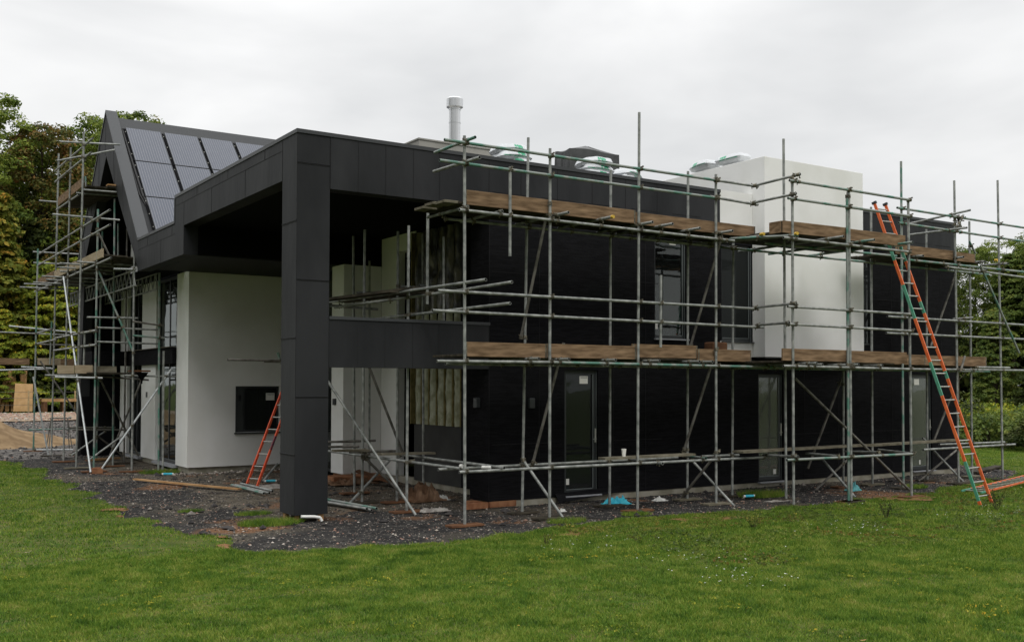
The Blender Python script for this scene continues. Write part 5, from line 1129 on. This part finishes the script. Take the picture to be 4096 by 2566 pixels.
# weeds and daisies
def flowers():
    r=np.random.default_rng(9); n=520; cx=r.uniform(2,19,14); cy=-5.2+r.normal(size=14)*1.2; i=r.integers(0,14,n); x=cx[i]+r.normal(size=n)*.5; y=cy[i]+r.normal(size=n)*.35; k=mask(x,y)<-.1; x=x[k];y=y[k];n=len(x); z=lawnz(x,y)+r.uniform(.03,.08,n)
    m=7; a=np.linspace(0,6.283,m,endpoint=False); s_=r.uniform(.006,.013,n)
    V=np.stack([x[:,None]+np.cos(a)*s_[:,None],y[:,None]+np.sin(a)*s_[:,None],z[:,None]+(r.random((n,m))-.5)*.008],-1); return tag(npmesh('daisies',V.reshape(-1,3),np.arange(n*m).reshape(n,m),['rag']),'tiny white flowers scattered through the lawn','flowers',kind='stuff')
flowers()
def fallen(x,y,s_,m,lab):
    b=MB(); z=float(lawnz(np.array([x]),np.array([y]))[0])+.04; a=random.uniform(0,6.28); c,s=math.cos(a),math.sin(a)
    P=lambda u,v,w:(x+(u*c-v*s)*s_,y+(u*s+v*c)*s_,z+w*s_); b.add([P(-1,0,.2),P(-.3,.5,.0),P(.6,.35,.25),P(1,0,.5),P(.5,-.4,.2),P(-.4,-.45,.05),P(0,0,.05)],[(0,6,1),(1,6,2),(2,6,3),(3,6,4),(4,6,5),(5,6,0)],0); tag(b.build('fallen_leaf',m),lab,'leaf','fallen leaves on the lawn')
for x,y,s_,m,lb in ((-5.4,-6.2,.03,'wood_new','orange leaf at the far left of the lawn'),(-1.35,-9.8,.05,'wood_pale','large tan curled leaf in the near centre of the lawn'),(-2.4,-7.9,.03,'wood_new','small orange leaf left of centre on the lawn'),(-.9,-7.6,.025,'yellow','small yellow leaf in the middle of the lawn'),(3.9,-8.1,.03,'rust_wood','reddish leaf right of centre on the lawn'),(-3.9,-1.0,.05,'wood_pale','tan leaf on the lawn left of the gravel'),(7.2,-3.6,.035,'yellow','yellow leaf near the lawn edge at the tower bay'),(1.2,-9.6,.03,'wood_new','orange leaf in the near right lawn')): fallen(x,y,s_,m,lb)
def weed(x,y,h,seed,lab,leaf='leaf_mid'):
    r=random.Random(seed); root=empty('weed',(x,y,0),lab,'weed'); b=MB(); tips=[]
    for i in range(9):
        a=r.uniform(0,6.28); q=h*r.uniform(.2,.6); p=(math.cos(a)*q,math.sin(a)*q,h*r.uniform(.5,1)); b.tube((0,0,-.03),p,.004,5,0,None,.002,cap=False); tips+= [tuple(Vector(p)*t) for t in (.5,.75,1)]
    o=b.build('stem','bark',root,origin=(0,0,0)); o.location=(0,0,0); V,F=leaves(np.array(tips),np.full(len(tips),h*.10),8,h*.10,np.random.default_rng(seed)); o=npmesh('foliage',V,F,[leaf]); o.parent=root
weed(8.2,-4.6,.30,1,'dark twiggy weed on the lawn in front of the tower bay','leaf_dark'); weed(5.6,-4.2,.28,2,'leafy weed clump on the lawn below the bench','leaf_mid'); weed(10.8,-4.9,.34,3,'spindly weed beside the foot of the tall ladder','leaf_dark'); weed(2.0,-3.9,.18,4,'low green weed in front of the left standard','leaf_green'); 
# ------------------------------------------------------------------ light, sky, camera
w=bpy.data.worlds.new('World'); S.world=w; w.use_nodes=True; N=w.node_tree.nodes; K=w.node_tree.links; bg=N['Background']
SUN_EL,SUN_AZ=52,-25
sky=N.new('ShaderNodeTexSky'); sky.sky_type='NISHITA'; sky.sun_disc=False; sky.sun_elevation=R(SUN_EL); sky.sun_rotation=R(180+SUN_AZ); sky.dust_density=6; sky.air_density=1.5
sc=N.new('ShaderNodeVectorMath'); sc.operation='SCALE'; sc.inputs['Scale'].default_value=.8; K.new(sky.outputs[0],sc.inputs[0])
tc=N.new('ShaderNodeTexCoord'); mp=N.new('ShaderNodeMapping'); mp.inputs['Scale'].default_value=(1,1,2.6); K.new(tc.outputs['Generated'],mp.inputs[0])
n1=N.new('ShaderNodeTexNoise'); n1.inputs['Scale'].default_value=2.1; n1.inputs['Detail'].default_value=5; n1.inputs['Roughness'].default_value=.5; n1.inputs['Distortion'].default_value=.4; K.new(mp.outputs[0],n1.inputs[0])
r=N.new('ShaderNodeValToRGB'); r.color_ramp.elements[0].position=.36; r.color_ramp.elements[0].color=(7.9,8.0,8.1,1); r.color_ramp.elements[1].position=.62; r.color_ramp.elements[1].color=(10.6,10.6,10.6,1)
for e in r.color_ramp.elements: e.color=(e.color[0]/10,e.color[1]/10,e.color[2]/10,1)
K.new(n1.outputs[0],r.inputs[0])
sz=N.new('ShaderNodeSeparateXYZ'); K.new(tc.outputs['Generated'],sz.inputs[0]); mr=N.new('ShaderNodeMapRange'); mr.inputs[1].default_value=.33; mr.inputs[2].default_value=.85; mr.inputs[3].default_value=10.0; mr.inputs[4].default_value=22.0; K.new(sz.outputs[2],mr.inputs[0])
s2=N.new('ShaderNodeVectorMath'); s2.operation='SCALE'; K.new(r.outputs[0],s2.inputs[0]); K.new(mr.outputs[0],s2.inputs['Scale'])
mx=N.new('ShaderNodeMix'); mx.data_type='RGBA'; mx.inputs[0].default_value=.08; dt=N.new('ShaderNodeVectorMath'); dt.operation='DOT_PRODUCT'; K.new(tc.outputs['Generated'],dt.inputs[0]); dt.inputs[1].default_value=(.549,.836,0)
m4=N.new('ShaderNodeMapRange'); m4.inputs[1].default_value=-.7; m4.inputs[2].default_value=.1; m4.inputs[3].default_value=.68; m4.inputs[4].default_value=1.0; K.new(dt.outputs['Value'],m4.inputs[0])
s3=N.new('ShaderNodeVectorMath'); s3.operation='SCALE'; K.new(s2.outputs[0],s3.inputs[0]); K.new(m4.outputs[0],s3.inputs['Scale']); K.new(s3.outputs[0],mx.inputs[6]); K.new(sc.outputs[0],mx.inputs[7]); K.new(mx.outputs[2],bg.inputs[0]); bg.inputs[1].default_value=.10
sl=bpy.data.lights.new('sun','SUN'); sl.energy=1.3; sl.angle=R(25); sl.color=(1,.98,.95); so=bpy.data.objects.new('sun',sl); COL.objects.link(so)
so.rotation_euler=(R(90-SUN_EL),0,R(SUN_AZ)); so.location=(-6,-10,20)
cam=bpy.data.cameras.new('camera'); co=bpy.data.objects.new('camera',cam); COL.objects.link(co); S.camera=co
cam.sensor_width=36; cam.lens=4118.9/4096*36; cam.shift_y=(1417.37-1283)/4096; cam.clip_end=2000; cam.clip_start=.1
yaw,pitch,roll=.581076,.02807,.0023525
fw=Vector((math.sin(yaw)*math.cos(pitch),math.cos(yaw)*math.cos(pitch),math.sin(pitch))); rt=Vector((math.cos(yaw),-math.sin(yaw),0)); up=rt.cross(fw)
x=rt*math.cos(roll)+up*math.sin(roll); y=up*math.cos(roll)-rt*math.sin(roll); z=-fw
co.matrix_world=Matrix(((x.x,y.x,z.x,-5.96),(x.y,y.y,z.y,-15.19),(x.z,y.z,z.z,2.15),(0,0,0,1)))
S.view_settings.view_transform='Standard'; S.view_settings.look='None'; S.view_settings.exposure=0; S.view_settings.gamma=1
S.render.engine='CYCLES'; S.cycles.max_bounces=6; S.cycles.transparent_max_bounces=8
